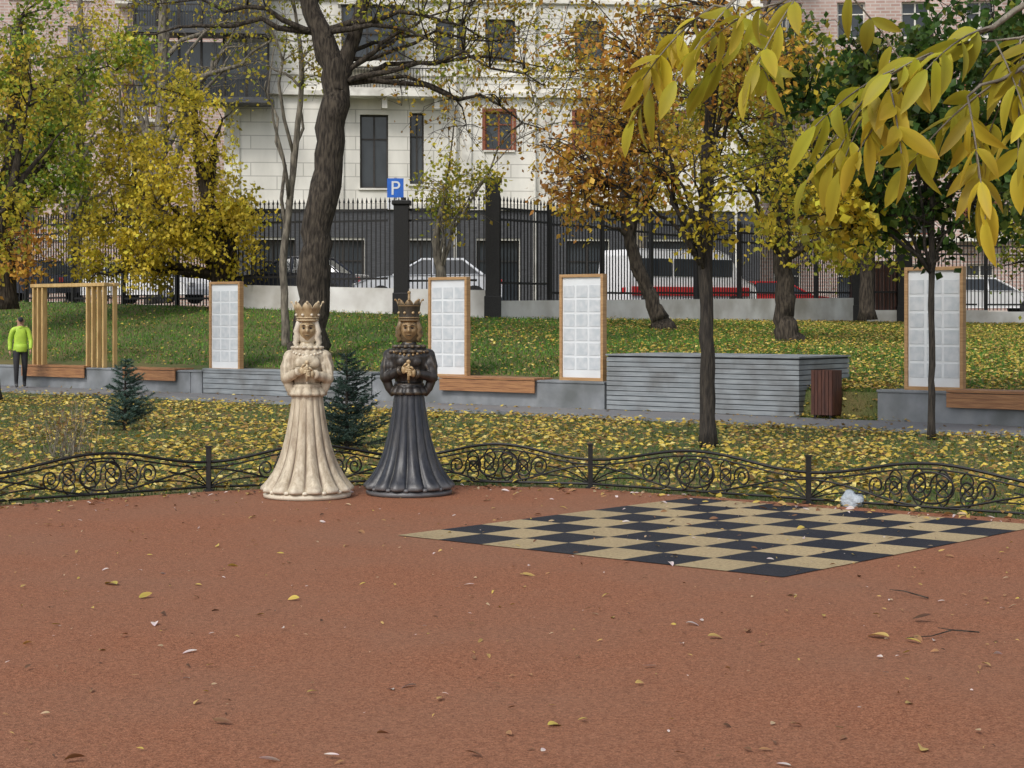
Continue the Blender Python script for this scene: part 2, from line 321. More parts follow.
tree('autumn_linden_tree',[(2.47,21.4,0),(2.46,21.4,1.2),(2.44,21.4,2.4),(2.46,21.4,3.8),(2.6,21.4,5.2),(2.75,21.4,7)],[.10,.092,.088,.075,.06,.04],
     [((1.05,21.3,3.7),(.9,1,.74),2.3,OR),((1.7,21.4,5.0),(1.4,1.3,.8),2.4,OR),((2.7,21,3.25),(1.0,1,.75),1.9,YL),((3.0,21,4.8),(.8,1,.8),1.2,YL+OR),((2.6,21.4,6.8),(2,1.6,1),1.4)],13,225,42,.085,OR,7,m_bark3,att=(.38,1.),twig=.42,bright=(.6,1.25),lr=.6)
tree('green_chestnut_tree',[(5.6,22.7,0),(5.61,22.7,1.2),(5.6,22.7,2.4),(5.62,22.7,3.8),(5.6,22.7,5.5)],[.048,.043,.042,.04,.03],
     [((5.7,22.6,3.55),(1.8,1.3,.95),2.9),((6.6,22.6,4.9),(1.8,1.4,1.1),2.4),((4.2,22.6,4.9),(1.0,1.1,.8),1.0),((4.0,22.3,3.1),(.7,.9,.55),.6,YL)],14,210,60,.13,GR,11,m_bark3,att=(.45,1.),twig=.42,bright=(.5,1.3),asp=.42)
tree('slope_maple_tree',[(4.0,45,1.3),(3.75,45,2.0),(3.3,45,3.0),(3.0,45,4.2),(2.9,45,6)],[.3,.2,.18,.15,.08],[((3.2,44,6.4),(2.4,2,1.8),1),((2.0,44,4.6),(1.2,1.2,.8),.3)],7,80,36,.14,OR+YL,13,m_bark,att=(.5,1))
tree('slope_oak_tree',[(6.6,40.5,1.0),(6.5,40.5,1.7),(6.45,40.5,3),(6.4,40.5,5),(6.3,40.5,7)],[.34,.24,.21,.18,.1],[((6.3,40,6.5),(3,2,2.2),2),((7.4,39.5,3.7),(1.9,1.2,.8),.8,YG)],8,140,52,.14,YG,17,m_bark,att=(.5,1))
tree('small_street_tree',[(-1.75,44,1.7),(-1.8,44,2.6),(-2.0,44,3.6),(-1.7,44,5)],[.17,.13,.10,.05],[((-1.5,44,4.9),(1.2,1.2,.9),1),((0.2,44,8),(2.4,1.5,1.2),.7)],6,60,38,.12,YG,19,m_bark2,att=(.4,1),lr=.5)
tree('golden_elm_tree',[(-8.4,49,1.9),(-8.4,49,3),(-8.6,49,4.3),(-9,49,6),(-9.2,49,8)],[.34,.28,.24,.16,.08],
     [((-9.6,48,5.2),(2.6,2,1.9),3),((-11.2,48,3.6),(1.8,1.5,1.3),1.4),((-7.9,48,3.9),(1.2,1.4,1.4),1),((-9.6,48,7.6),(2.2,2,1.2),.9)],14,220,62,.14,GO,23,m_bark,att=(.2,1),twig=.6,bright=(.7,1.3))
tree('green_maple_tree',[(-14.0,47,1.9),(-14,47,4),(-13.8,47,6.5),(-13.6,47,10)],[.3,.24,.2,.1],
     [((-13.8,46.5,6.6),(2.2,2,2.2),3),((-12.6,47,9.2),(2.8,2,2),1.6),((-13.7,46,3.4),(1.5,1.2,.9),.8,OR)],10,170,62,.15,[(.32,.42,.05,3),(.17,.29,.045,3),(.6,.52,.06,2),(.55,.3,.05,.6)],29,m_bark,att=(.3,1),twig=.6,bright=(.7,1.3))
tree('edge_ash_tree',[(-10.2,33,0),(-10.25,33,1.6),(-10.2,33,3.2),(-10.3,33,6)],[.26,.22,.19,.12],[((-9.9,33,3.6),(.9,.9,1.0),1),((-9.6,33,6),(1.6,1.4,1.2),1)],6,50,44,.12,GO+YG,37,m_bark,att=(.5,1),twig=.5)
tree('bare_poplar_tree',[(-13,62,2.2),(-13,62,6),(-12.7,62,10),(-12.8,62,16)],[.3,.26,.2,.08],[((-12,62,13),(5,3,4),1)],14,150,10,.16,GO,41,m_bark2,att=(.35,1),twig=1.2)
tree('street_poplar_tree',[(-17,66,2.2),(-17,66,6),(-16.7,66,10),(-16.8,66,15)],[.3,.26,.2,.08],[((-17,66,9),(3.5,3,4.5),1)],12,120,60,.2,YG,43,m_bark2,att=(.3,1),twig=1.)
tree('street_linden_tree',[(11.5,55,1.6),(11.5,55,4),(11.4,55,7),(11.4,55,11)],[.25,.22,.18,.08],[((11,55,7.2),(4.2,2.5,3.6),1)],12,150,55,.17,GR+YG,47,m_bark,att=(.3,1),twig=.8)
tree('street_maple_tree',[(17.5,56,1.6),(17.5,56,4),(17.4,56,7),(17.4,56,11)],[.25,.22,.18,.08],[((17,55,6.2),(3.2,2.5,3.6),1)],10,120,55,.17,GR+YG,53,m_bark,att=(.3,1),twig=.8)
tree('street_birch_tree',[(5,66,1.6),(5,66,6),(5.2,66,9),(5.3,66,14)],[.22,.18,.14,.06],[((5,66,11),(5,2.5,4),1)],14,130,22,.17,GO,59,m_bark2,att=(.3,1),twig=1.)

def big_leaf(b,base,ax,nrm,L,Wd,curl,cols,col,seg=6):
    ax=ax/np.linalg.norm(ax); sd=np.cross(ax,nrm); sd/=np.linalg.norm(sd)+1e-9; up=np.cross(sd,ax)
    V=[];
    for i in range(seg+1):
        t=i/seg; c=base+ax*L*t-up*curl*L*t*t; w=Wd*(math.sin(math.pi*min(1,t*.93+.03))**.8)*(1-.35*t) if i<seg else 0.0005
        V+= [c+sd*w+up*w*.35,c,c-sd*w+up*w*.35]
    F=[]
    for i in range(seg):
        o=3*i; F+=[(o,o+1,o+4,o+3),(o+1,o+2,o+5,o+4)]
    b.add(V,F); 
    for i in range(len(V)): 
        k_=.82 if i%3==1 else 1.; g=1-.18*(i//3)/seg; cols.append((col[0]*k_,col[1]*k_*g,col[2]*k_,1))
def ash():
    rng=R(77); br=B(); lf=B(); cols=[]
    br.tube([(3.3,4.2,0),(3.28,4.2,1.2),(3.2,4.2,2.4),(3.1,4.1,4),(3.0,4,6)],[.15,.13,.12,.09,.04],12)
    limbs=[[(3.2,4.15,2.5),(2.2,3.7,2.9),(1.4,3.3,2.42),(.88,3.05,2.14),(.66,3.0,2.03)],
           [(3.2,4.15,2.3),(2.2,3.5,2.45),(1.4,3.2,2.22),(1.0,3.05,2.10),(.80,3.0,1.99)],
           [(3.15,4.1,3.0),(2.0,3.7,3.2),(1.0,3.5,2.62),(.55,3.35,2.30),(.36,3.3,2.19)],
           [(3.15,4.1,2.6),(2.3,3.6,2.6),(1.5,3.3,2.30),(1.05,3.1,2.16),(.88,3.05,2.10)],
           [(3.15,4.1,3.1),(2.1,3.8,3.2),(1.2,3.5,2.7),(.75,3.3,2.36),(.52,3.2,2.20)]]
    ends=[]
    for l in limbs:
        P=np.array(l); t=np.arange(5); tt=np.linspace(0,4,25); C=np.stack([np.interp(tt,t,P[:,i]) for i in range(3)],1)
        for _ in range(4): C[1:-1]=(C[:-2]+2*C[1:-1]+C[2:])/4
        C[1:]+=rng.normal(0,.006,(24,3))
        br.tube(C,np.linspace(.017,.0022,25),6); ends.append(C)
    spec=[(0,[24,24,23,21,19]),(1,[24,22,21,20]),(2,[24,23,22,21]),(3,[24,23,22,21,19]),(4,[24,23,22])]
    for li,idx in spec:
        for i in idx:
            for rep in range(2 if i==24 else 1):
                s=ends[li][i]; a=rng.uniform(-1,1); dr=np.array([-.30+a*.9,rng.uniform(-.6,.6),-.5+rng.uniform(-.5,.4)]); dr/=np.linalg.norm(dr); ln=rng.uniform(.12,.22)
                e=s+dr*ln+np.array([0,0,-.05]); c=(s+e)/2+np.array([0,0,.03]); C=bez(s,c,e,9); br.tube(C,np.linspace(.0022,.0012,9),4,cap=False)
                base=np.array([.54,.58,.05])*rng.uniform(.6,1.1)+np.array([.14,0,0])*rng.uniform(0,1)
                up=np.array([rng.normal(0,.6),-.5+rng.normal(0,.6),.8])
                ax=C[-1]-C[-2]; big_leaf(lf,C[-1],ax+np.array([0,0,-.01]),up,rng.uniform(.07,.10),.017,.2,cols,base)
                for k_ in (2,4,6,7):
                    ax=C[k_+1]-C[k_-1] if k_<8 else C[8]-C[7]; ax=ax/np.linalg.norm(ax); sd=np.cross(ax,up); sd/=np.linalg.norm(sd)
                    for sg in (-1,1):
                        if rng.uniform()<.12: continue
                        d=ax*.55+sd*sg*.8+np.array([0,0,-.5])+rng.normal(0,.25,3)
                        big_leaf(lf,C[k_],d,up+rng.normal(0,.6,3),rng.uniform(.055,.095),rng.uniform(.012,.018),rng.uniform(.05,.6),cols,base*rng.uniform(.7,1.15))
    o1=br.obj('trunk_and_branches',m_bark2,True)
    me=mesh_obj('leaflets',np.concatenate(lf.V),lf.F,m_leaf,True,col=cols)
    P=rng.normal(size=(2500,3))*np.array([.9,.9,.6])+np.array([3.6,4.4,5.6]); o3=leaves_obj('upper_leaves',P,rng.uniform(.07,.11,2500),np.tile([.45,.48,.05],(2500,1)),rng,m_leaf)
    group('ash_tree',[o1,me,o3])
ash()

# ------------------------------------------------------------------ lawn cover
rng=R(1)
def wedge(n,y0,y1,rng):
    y=y0+(y1-y0)*rng.uniform(0,1,n); x=rng.uniform(-1,1,n)*(.34*y+1.5); return x,y
def blades(name,x,y,h,wd,cols,rng):
    z=hgt(x,y); P=np.stack([x,y,z-.005],1); n=len(x); a=rng.uniform(0,2*np.pi,n); w=np.stack([np.cos(a),np.sin(a),0*a],1)*wd[:,None]*.5
    tip=P+np.stack([rng.normal(0,.35,n)*h,rng.normal(0,.35,n)*h,h],1)
    V=np.stack([P-w,P+w,tip],1).reshape(-1,3); C=np.repeat(np.concatenate([cols,np.ones((n,1))],1),3,axis=0)
    return mesh_obj(name,V,np.arange(3*n).reshape(n,3),m_grass,col=C)
x1,y1=wedge(100000,12.5,38,rng); k1=(y1>RBy(x1)+.05)&(y1<yL(x1)-2.95)
x2,y2=wedge(200000,25,62,rng); k2=(y2>yL(x2)+1.0)&(y2<Fy(x2)-.3)
xg=rng.uniform(4.55,6.2,5000); yg=yL(xg)+rng.uniform(.0,1.6,5000)
x=np.concatenate([x1[k1],xg,x2[k2]]); y=np.concatenate([y1[k1],yg,y2[k2]]); n=len(x)
far=np.concatenate([np.zeros(k1.sum()+5000),np.ones(k2.sum())])
h=rng.uniform(.025,.07,n)*(1+.5*far); wd=rng.uniform(.008,.016,n)*(1+1.2*far)
gc=palette_pick(rng,n,[(.08,.16,.025,3),(.12,.20,.035,2),(.06,.11,.025,2),(.20,.21,.06,1)])*(rng.uniform(.7,1.2,(n,1)))
patch=.5+.5*np.sin(x*.9+np.sin(y*.7)*2)*np.sin(y*.55+1.3); gc=gc*(.75+.45*patch[:,None])
gc[far>.5]*=np.array([1.15,1.5,1.1])
blades('grass',x,y,h,wd,gc,rng)
x1,y1=wedge(66000,12.5,38,rng); k1=(y1>RBy(x1)+.02)&(y1<yL(x1)-2.85)
dens=.55+.45*np.sin(x1*1.3+y1*.6)*np.sin(y1*.9-x1*.4)+.15*np.sin(x1*3.1)*np.sin(y1*2.3); k1&=rng.uniform(0,1,len(x1))<dens+.12
x2,y2=wedge(125000,25,62,rng); k2=(y2>yL(x2)+.9)&(y2<Fy(x2)-.25)
dens=np.clip(.30+.055*(x2+2)+.30*np.sin(x2*.8+2)*np.sin(y2*.5),.12,1); k2&=rng.uniform(0,1,len(x2))<dens
xg=rng.uniform(4.55,6.2,900); yg=yL(xg)+rng.uniform(-.05,1.6,900)
x3,y3=wedge(9000,22,42,rng); k3=(y3>yL(x3)-2.75)&(y3<yL(x3)-.02); d3=np.exp(-(yL(x3)-y3)*2.2)+.06+np.exp(-np.abs(y3-yL(x3)+2.7)*4)*.7; k3&=rng.uniform(0,1,len(x3))<d3
x=np.concatenate([x1[k1],x2[k2],xg,x3[k3]]); y=np.concatenate([y1[k1],y2[k2],yg,y3[k3]]); n=len(x)
P=np.stack([x,y,hgt(x,y)+rng.uniform(.02,.075,n)],1)
P[-k3.sum():,2]=.02
c=palette_pick(rng,n,[(.58,.44,.07,4),(.50,.34,.06,3),(.35,.21,.06,2),(.19,.11,.04,2.2),(.66,.55,.18,1.5)])*rng.uniform(.6,1.15,(n,1))
leaves_obj('fallen_leaves',P,rng.uniform(.045,.095,n),c,rng,m_fallen,'ground',.36,.12)
rng=R(5); lf=B(); cols=[]
def rl(x,y,L,col,wf=.26):
    a=rng.uniform(0,6.28); big_leaf(lf,np.array([x,y,.026+rng.uniform(0,.012)]),np.array([math.cos(a),math.sin(a),rng.uniform(0,.25)]),np.array([rng.normal(0,.4),rng.normal(0,.4),1]),L,L*wf*rng.uniform(.6,1.3),rng.uniform(-.1,.5),cols,np.array(col)*rng.uniform(.7,1.1))
pal=[(.55,.44,.24),(.6,.49,.10),(.24,.13,.06),(.11,.06,.03),(.75,.70,.60),(.38,.22,.09),(.55,.40,.12)]
for i in range(1100):
    y=6+10.5*rng.uniform()**.85; x=rng.uniform(-1,1)*(.32*y+.8)
    if y<RBy(x): rl(x,y,rng.uniform(.008,.032)+(.02 if rng.uniform()<.3 else 0),pal[rng.integers(len(pal))])
for i in range(520):
    x=rng.uniform(-6,6); y=RBy(x)-abs(rng.normal(0,.32)); rl(x,y,rng.uniform(.03,.08),pal[rng.integers(len(pal))])
for i in range(70):
    y=6+9*rng.uniform(); x=rng.uniform(-1,1)*(.32*y); rl(x,y,rng.uniform(.045,.085),pal[rng.choice([0,1,4,6,5,2])])
for x,y,L,c in [(1.86,8.4,.12,6),(1.93,8.36,.11,1),(2.0,8.44,.10,5),(.14,6.6,.09,1),(-2.35,10.1,.13,1),(.05,10.5,.13,6),(-.02,6.5,.07,5),(2.1,8.9,.1,3),(-1.5,8.1,.08,4),(0.9,8.8,.07,4)]: rl(x,y,L,pal[c])
mesh_obj('scattered_leaves',np.concatenate(lf.V),lf.F,m_fallen,True,col=cols)
b=B(); 
b.tube([(2.35,8.55,.03),(2.2,8.5,.05),(2.08,8.42,.035),(1.95,8.4,.03)],[.004,.004,.003,.002],5); b.tube([(2.2,8.5,.05),(2.16,8.62,.04)],[.003,.002],5)
b.tube([(2.35,9.6,.03),(2.25,9.75,.045),(2.2,9.9,.03)],[.005,.004,.002],5)
b.obj('fallen_twig',m_bark)

# ------------------------------------------------------------------ statues
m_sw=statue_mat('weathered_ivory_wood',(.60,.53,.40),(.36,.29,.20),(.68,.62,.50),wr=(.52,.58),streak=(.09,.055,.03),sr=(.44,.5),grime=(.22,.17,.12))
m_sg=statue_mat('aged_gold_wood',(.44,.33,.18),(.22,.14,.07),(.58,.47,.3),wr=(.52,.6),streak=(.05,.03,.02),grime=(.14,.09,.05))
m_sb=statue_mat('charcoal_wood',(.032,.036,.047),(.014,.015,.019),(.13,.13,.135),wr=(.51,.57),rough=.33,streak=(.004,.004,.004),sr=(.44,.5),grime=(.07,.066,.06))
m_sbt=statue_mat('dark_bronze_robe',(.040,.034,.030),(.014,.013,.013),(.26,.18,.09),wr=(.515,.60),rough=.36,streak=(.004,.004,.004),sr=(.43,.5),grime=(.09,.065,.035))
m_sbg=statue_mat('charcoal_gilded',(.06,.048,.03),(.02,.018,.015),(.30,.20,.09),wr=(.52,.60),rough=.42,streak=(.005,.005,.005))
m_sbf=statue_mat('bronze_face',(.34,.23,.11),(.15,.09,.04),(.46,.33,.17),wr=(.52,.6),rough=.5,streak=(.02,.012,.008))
m_dk=M('dark_paint_detail',(.02,.015,.012),(.03,.02,.015))
def head(cz,mi_head,b,sx=.082,sy=.095,sz=.122,n=56):
    V=[];h=n//2*2
    for i in range(h+1):
        p=math.pi*i/h
        for j in range(n):
            t=2*math.pi*j/n
            x=math.sin(p)*math.cos(t); y=math.sin(p)*math.sin(t); z=math.cos(p)
            X_=x*sx; Y_=y*sy; Z_=z*sz
            if z<0: X_*=1-.22*z*z; 
            if y<0:
                f=min(1,-y*1.6); g=lambda cx,cz_,wx,wz:math.exp(-((X_-cx)/wx)**2-((Z_-cz_)/wz)**2)
                d=.034*g(0,-.012,.013,.022)+.012*g(0,.012,.010,.02)+.012*g(0,.035,.05,.012)-.016*g(.032,.012,.016,.012)-.016*g(-.032,.012,.016,.012)
                d+=.009*g(0,-.050,.024,.007)+.007*g(0,-.063,.018,.007)-.008*g(0,-.0565,.026,.003)+.010*g(0,-.092,.022,.016)+.006*g(.042,-.02,.018,.02)+.006*g(-.042,-.02,.018,.02)
                d+=.007*g(.032,.011,.009,.006)+.007*g(-.032,.011,.009,.006)
                Y_-=d*f
            V.append((X_,Y_,cz+Z_))
    F=[(i*n+j,(i+1)*n+j,(i+1)*n+(j+1)%n,i*n+(j+1)%n) for i in range(h) for j in range(n)]
    b.add(V,F,mi_head)
    for s in (-1,1): b.ball((s*(sx+.002),.0,cz),.022,mi_head,10,(.4,.7,1.2))
def hand(b,w,mi,s):
    w=np.array(w,float); b.ball(w,.034,mi,12,(.7,.8,1.15))
    for k_ in range(4):
        base=w+np.array([-s*.012,-.018,.022-.015*k_]); L=[.042,.048,.044,.034][k_]
        b.tube([base,base+np.array([-s*L*.5,-.014,.006]),base+np.array([-s*L,-.004,.008])],[.0095,.009,.006],6,mi)
    b.tube([w+np.array([0,-.01,.026]),w+np.array([-s*.01,-.03,.048]),w+np.array([-s*.026,-.03,.058])],[.011,.010,.007],6,mi)
def statue(name,loc,rotz,scale,mats,robe,crownm,king):
    parts=[]
    def fl(t,z):
        A=.16*max(0,(1-z/1.0))**.8+.035; q=abs(math.cos(7*t+.3)); return 1+A*(q**.55-.68)+.014*math.sin(23*t+9*z)*max(0,1-z)
    b=B(); n=224
    b.lathe([(.36,0),(.388,.006),(.392,.03),(.375,.048),(.36,.055),(.30,.06)],64,0)
    sk=[(.30,.050),(.380,.058),(.394,.072),(.388,.095),(.362,.125),(.335,.16),(.303,.21),(.270,.275),(.241,.345),(.215,.43),(.193,.52),(.175,.61),(.160,.70),(.147,.79),(.137,.88),(.128,.95)]
    b.lathe(sk,n,0,flute=fl)
    for k_ in range(14):
        t=(k_+.5)*math.pi/7-.3/7; b.ball((.372*math.cos(t),.372*math.sin(t),.062),.026,0,10,(1,1,.7))
    parts.append(b.obj('skirt',mats[:1],True))
    # carved upper body: fused into one surface
    b=B(); f2=lambda t,z:1+.11*(abs(math.cos(6*t))-.5)
    b.lathe([(.08,.90),(.165,.905),(.172,.925),(.155,.96),(.133,.985)],96,0,flute=f2)
    b.lathe([(.128,.96),(.138,.985),(.138,1.0),(.124,1.012),(.05,1.02)],48,0)
    w=1.12 if king else .98
    def fb(t,z): return 1+.03*math.cos(12*t)
    b.lathe([(.10,.99),(.120,1.0),(.130,1.05),(.146*w,1.12),(.157*w,1.19),(.162*w,1.25),(.145*w,1.30),(.108,1.335),(.07,1.36),(.056,1.39),(.055,1.45)],72,0,sy=.78,flute=fb)
    for (r,z,q) in ([(.160,1.295,.024),(.125,1.34,.024)] if king else [(.118,1.335,.022)]):
        f3=lambda t,z_:1+.09*math.cos(14*t)
        pr=[(r+q*math.cos(a),q*.7*math.sin(a)) for a in np.linspace(-math.pi,math.pi,9)]
        b.lathe(pr,128,0,c=(0,0,z),sy=.82,flute=f3)
    for s in (-1,1):
        sh=np.array([s*.150*w,0,1.262]); el=np.array([s*.190*w,-.045,1.06]); wr=np.array([s*.06,-.180,1.10+(.03 if s<0 else 0)])
        tt=np.linspace(0,1,25)
        U=[sh+(el-sh)*t for t in tt]; r=[.064*(1-.20*t)*(1+.05*math.sin(t*17+s)) for t in tt]
        b.tube(U,r,20,0); b.ball(sh,.070 if king else .062,0,16,(1,1,.85)); b.ball(el,.051,0,14)
        for q in range(5):
            a=q*1.26; b.tube([sh+np.array([.05*math.cos(a),.05*math.sin(a),.02]),(sh+el)/2+np.array([.058*math.cos(a+.4),.058*math.sin(a+.4),0]),el+np.array([.04*math.cos(a+.7),.04*math.sin(a+.7),.01])],[.014,.018,.012],8,0)
        Fa=[el+(wr-el)*t for t in tt]; b.tube(Fa,[.052*(1-.38*t)*(1+.05*math.sin(t*16)) for t in tt],16,0)
        b.tube([el+(wr-el)*.84,el+(wr-el)*.90,el+(wr-el)*.97],[.038,.046,.038],14,0)
        b.tube([el+np.array([-s*.01,.01,-.02]),el+np.array([-s*.035,.0,-.10]),el+np.array([-s*.065,-.01,-.17])],[.046,.038,.014],12,0)
    b.ball((0,-.12,1.23),.05,0,12,(1.6,.5,.9)); 
    for s in (-1,1): b.ball((s*.06,-.105,1.20),.055,0,14,(1,.7,.9))
    o=b.obj('torso_and_arms',[robe],True)
    rm=o.modifiers.new('fuse','REMESH'); rm.mode='VOXEL'; rm.voxel_size=.0065; rm.use_smooth_shade=True
    sm=o.modifiers.new('smooth','SMOOTH'); sm.iterations=2; sm.factor=.5
    parts.append(o)
    b=B()
    for k_ in range(4): b.ball((0,-.108-.012*math.sin(k_*.7),1.02+.042*k_),.011,1,8)
    for k_ in range(9):
        a=math.pi*(1.18+.64*k_/8); b.ball((.142*w*math.cos(a),.130*w*math.sin(a),1.27+.02*abs(k_-4)/4*1.5-.01),.012,1,8)
    for s in (-1,1):
        wr=np.array([s*.06,-.180,1.10+(.03 if s<0 else 0)]); hand(b,wr+np.array([-s*.018,-.012,.005]),2,s)
    b.tube([(-.0,-.210,1.04),(0,-.216,1.13),(0,-.21,1.20)],[.012,.012,.012],8,2); b.ball((0,-.21,1.205),.020,2,12)
    parts.append(b.obj('hands_and_beads',mats[:3],True))
    b=B(); head(1.495,2,b)
    b.tube([(0,.0,1.36),(0,.0,1.44)],[.052,.050],14,2)
    for s in (-1,1):
        b.ball((s*.031,-.083,1.507),.0105,3,8,(1.1,.5,.7))
        b.tube([(s*.012,-.098,1.528),(s*.032,-.099,1.535),(s*.052,-.085,1.527)],[.003,.004,.003],5,3)
    b.tube([(-.022,-.094,1.438),(0,-.1,1.441),(.022,-.094,1.438)],[.002,.0035,.002],5,3)
    parts.append(b.obj('head',mats,True))
    b=B()
    for s in (-1,1):
        for k_ in range(5):
            a=-.3+.33*k_; x0=s*.078*math.cos(a*.8); y0=-.03+.03*k_; zb=1.28 if not king else 1.38
            P=[(x0*.86,y0*.9,1.60),(x0*1.08,y0,1.53)]+[(x0*(1.20+.18*math.sin(q*2.6+k_)),y0+.004*q,1.53-(1.53-zb)*q/5) for q in range(1,6)]
            b.tube(P,[.02,.025,.028,.028,.027,.023,.012],8,0)
    b.lathe([(.05,1.36),(.085,1.40),(.096,1.50),(.09,1.58),(.06,1.62)],32,0,c=(0,.018,0))
    parts.append(b.obj('hair',[m_sbt if king else m_sw],True))
    b=B(); z0=1.565; H=.15 if not king else .20; fl_=.022 if not king else .010
    n=80; V=[];
    for r_,z_,pt in [(.092,0,0),(.094,.012,0),(.090,.03,0),(.092+fl_,H*.72,0),(.094+fl_*1.3,H*.72,1)]:
        for j in range(n):
            t=2*math.pi*j/n; up=pt*(abs(math.cos(4*t))**.8)*(.060 if not king else .05); r2=r_+pt*up*.25
            V.append((r2*math.cos(t),r2*math.sin(t),z0+z_+up+pt*.004))
    F=[(i*n+j,i*n+(j+1)%n,(i+1)*n+(j+1)%n,(i+1)*n+j) for i in range(4) for j in range(n)]
    b.add(V,F,0)
    b.lathe([(.02,H*.5),(.085,H*.5),(.075,H*.62),(.04,H*.74),(0.004,H*.8)],32,1,c=(0,0,z0))
    for j in range(8):
        t=2*math.pi*j/8; rr=(.094+fl_*1.3)+.018; b.ball((rr*math.cos(t),rr*math.sin(t),z0+H*.72+(.066 if not king else .054)),.011,0,8)
        t+=math.pi/8; b.ball(((.095+fl_*.5)*math.cos(t),(.095+fl_*.5)*math.sin(t),z0+H*.4),.013,1,8)
    pr=[(.096+.007*math.cos(a),.007*math.sin(a)) for a in np.linspace(-math.pi,math.pi,9)]
    b.lathe(pr,48,0,c=(0,0,z0+.012)); b.lathe(pr,48,0,c=(0,0,z0+.035))
    if king: b.lathe([(.1,0),(.105,.01),(.1,.02)],48,0,c=(0,0,z0+H*.68)); b.tube([(0,0,z0+H*.7),(0,0,z0+H+.055)],[.014,.010],8,0); b.ball((0,0,z0+H+.065),.016,0,10)
    o=b.obj('crown',crownm,True); so=o.modifiers.new('s','SOLIDIFY'); so.thickness=.008
    parts.append(o)
    return group(name,parts,loc,rotz,scale)
statue('chess_queen_statue',(-1.83,15.2,.02),D2R(6),1.0,[m_sw,m_sw,m_sg,m_dk],m_sw,[m_sg,m_sw],False)
statue('chess_king_statue',(-.935,15.45,.02),D2R(2),1.0,[m_sb,m_sbg,m_sbf,m_dk],m_sbt,[m_sbg,m_sbf],True)

# ------------------------------------------------------------------ low decorative fence
def low_fence():
    xp=[-6.2,-4.5,-2.81,-1.0,.74,2.56,4.35,6.1]; pts=[np.array([x,float(RBy(x))+.10]) for x in xp]
    b=B(); pb=B()
    for p in pts:
        pb.box(p[0]-.022,p[0]+.022,p[1]-.022,p[1]+.022,-.05,.42); pb.box(p[0]-.03,p[0]+.03,p[1]-.03,p[1]+.03,.42,.435)
        pb.box(p[0]-.045,p[0]+.045,p[1]-.045,p[1]+.045,.0,.03)
    r=.009
    for A,C in zip(pts[:-1],pts[1:]):
        Ln=np.linalg.norm(C-A); e=(C-A)/Ln
        def T(Q,rr=r,n=5):
            Q=np.asarray(Q,float); b.tube(np.stack([A[0]+e[0]*Q[:,0],A[1]+e[1]*Q[:,0],Q[:,1]],1),rr,n)
        s=np.linspace(0,Ln,33); topz=lambda s:.285+.13*(.5-.5*np.cos(2*np.pi*s/Ln))
        T(np.stack([s,topz(s)],1),.014); T(np.stack([s,topz(s)-.045],1),.008); T(np.stack([s,0*s+.055],1),.012)
        lo=lambda s:.055+.17*(.5+.5*np.cos(2*np.pi*s/Ln))
        T(np.stack([s,lo(s)],1))
        for cx,sg in ((0,1),(Ln,-1)):
            for a in (18,42,66):
                t=np.linspace(0,1,9); ln=.42+.2*(1-a/80); a_=D2R(a)
                xx=cx+sg*t*ln*math.cos(a_*.9); zz=.055+t*min(.24,ln)*math.sin(a_)+.03*np.sin(t*np.pi)
                zz=np.minimum(zz,topz(np.clip(xx,0,Ln))-.03); T(np.stack([xx,zz],1),.007,4)
        for cx,rad,sg in ((Ln*.5,.11,1),(Ln*.5,.11,-1),(Ln*.32,.085,1),(Ln*.32,.085,-1),(Ln*.68,.085,1),(Ln*.68,.085,-1)):
            t=np.linspace(0,1,30); ang=t*2.6*2*np.pi*.62; rr=rad*(1-.75*t)
            cz=(topz(cx)+.06)/2-.01
            T(np.stack([cx+sg*(rad*.95-rr*np.cos(ang)*1.0),cz+rr*np.sin(ang)*1.15*sg],1),.0085)
        for cx in np.linspace(Ln*.36,Ln*.64,4):
            t=np.linspace(0,1,17); amp=(topz(cx)-.035-.06)/2; T(np.stack([cx+.055*np.sin(2*np.pi*t),.06+2*amp*t],1),.007,4)
            T(np.stack([cx-.055*np.sin(2*np.pi*t),.06+2*amp*t],1),.007,4)
        t=np.linspace(0,2*np.pi,25); T(np.stack([Ln*.5+.2*np.cos(t),.215+.13*np.sin(t)],1),.009)
    group('ornamental_iron_fence',[b.obj('scrollwork',m_iron),pb.obj('posts',m_iron)])
low_fence()
bm=bmesh.new(); bmesh.ops.create_icosphere(bm,subdivisions=3,radius=.10); rg=R(4)
for v in bm.verts:
    v.co=v.co*(1+.18*math.sin(v.co.x*40)*math.cos(v.co.z*33)+rg.uniform(-.03,.03)); v.co.z*=.9; v.co.z=max(v.co.z,-.05)
me=bpy.data.meshes.new('stone'); bm.to_mesh(me); bm.free(); me.materials.append(m_stone); o=link(bpy.data.objects.new('pale_stone',me)); o.location=(2.90,14.47,.06)

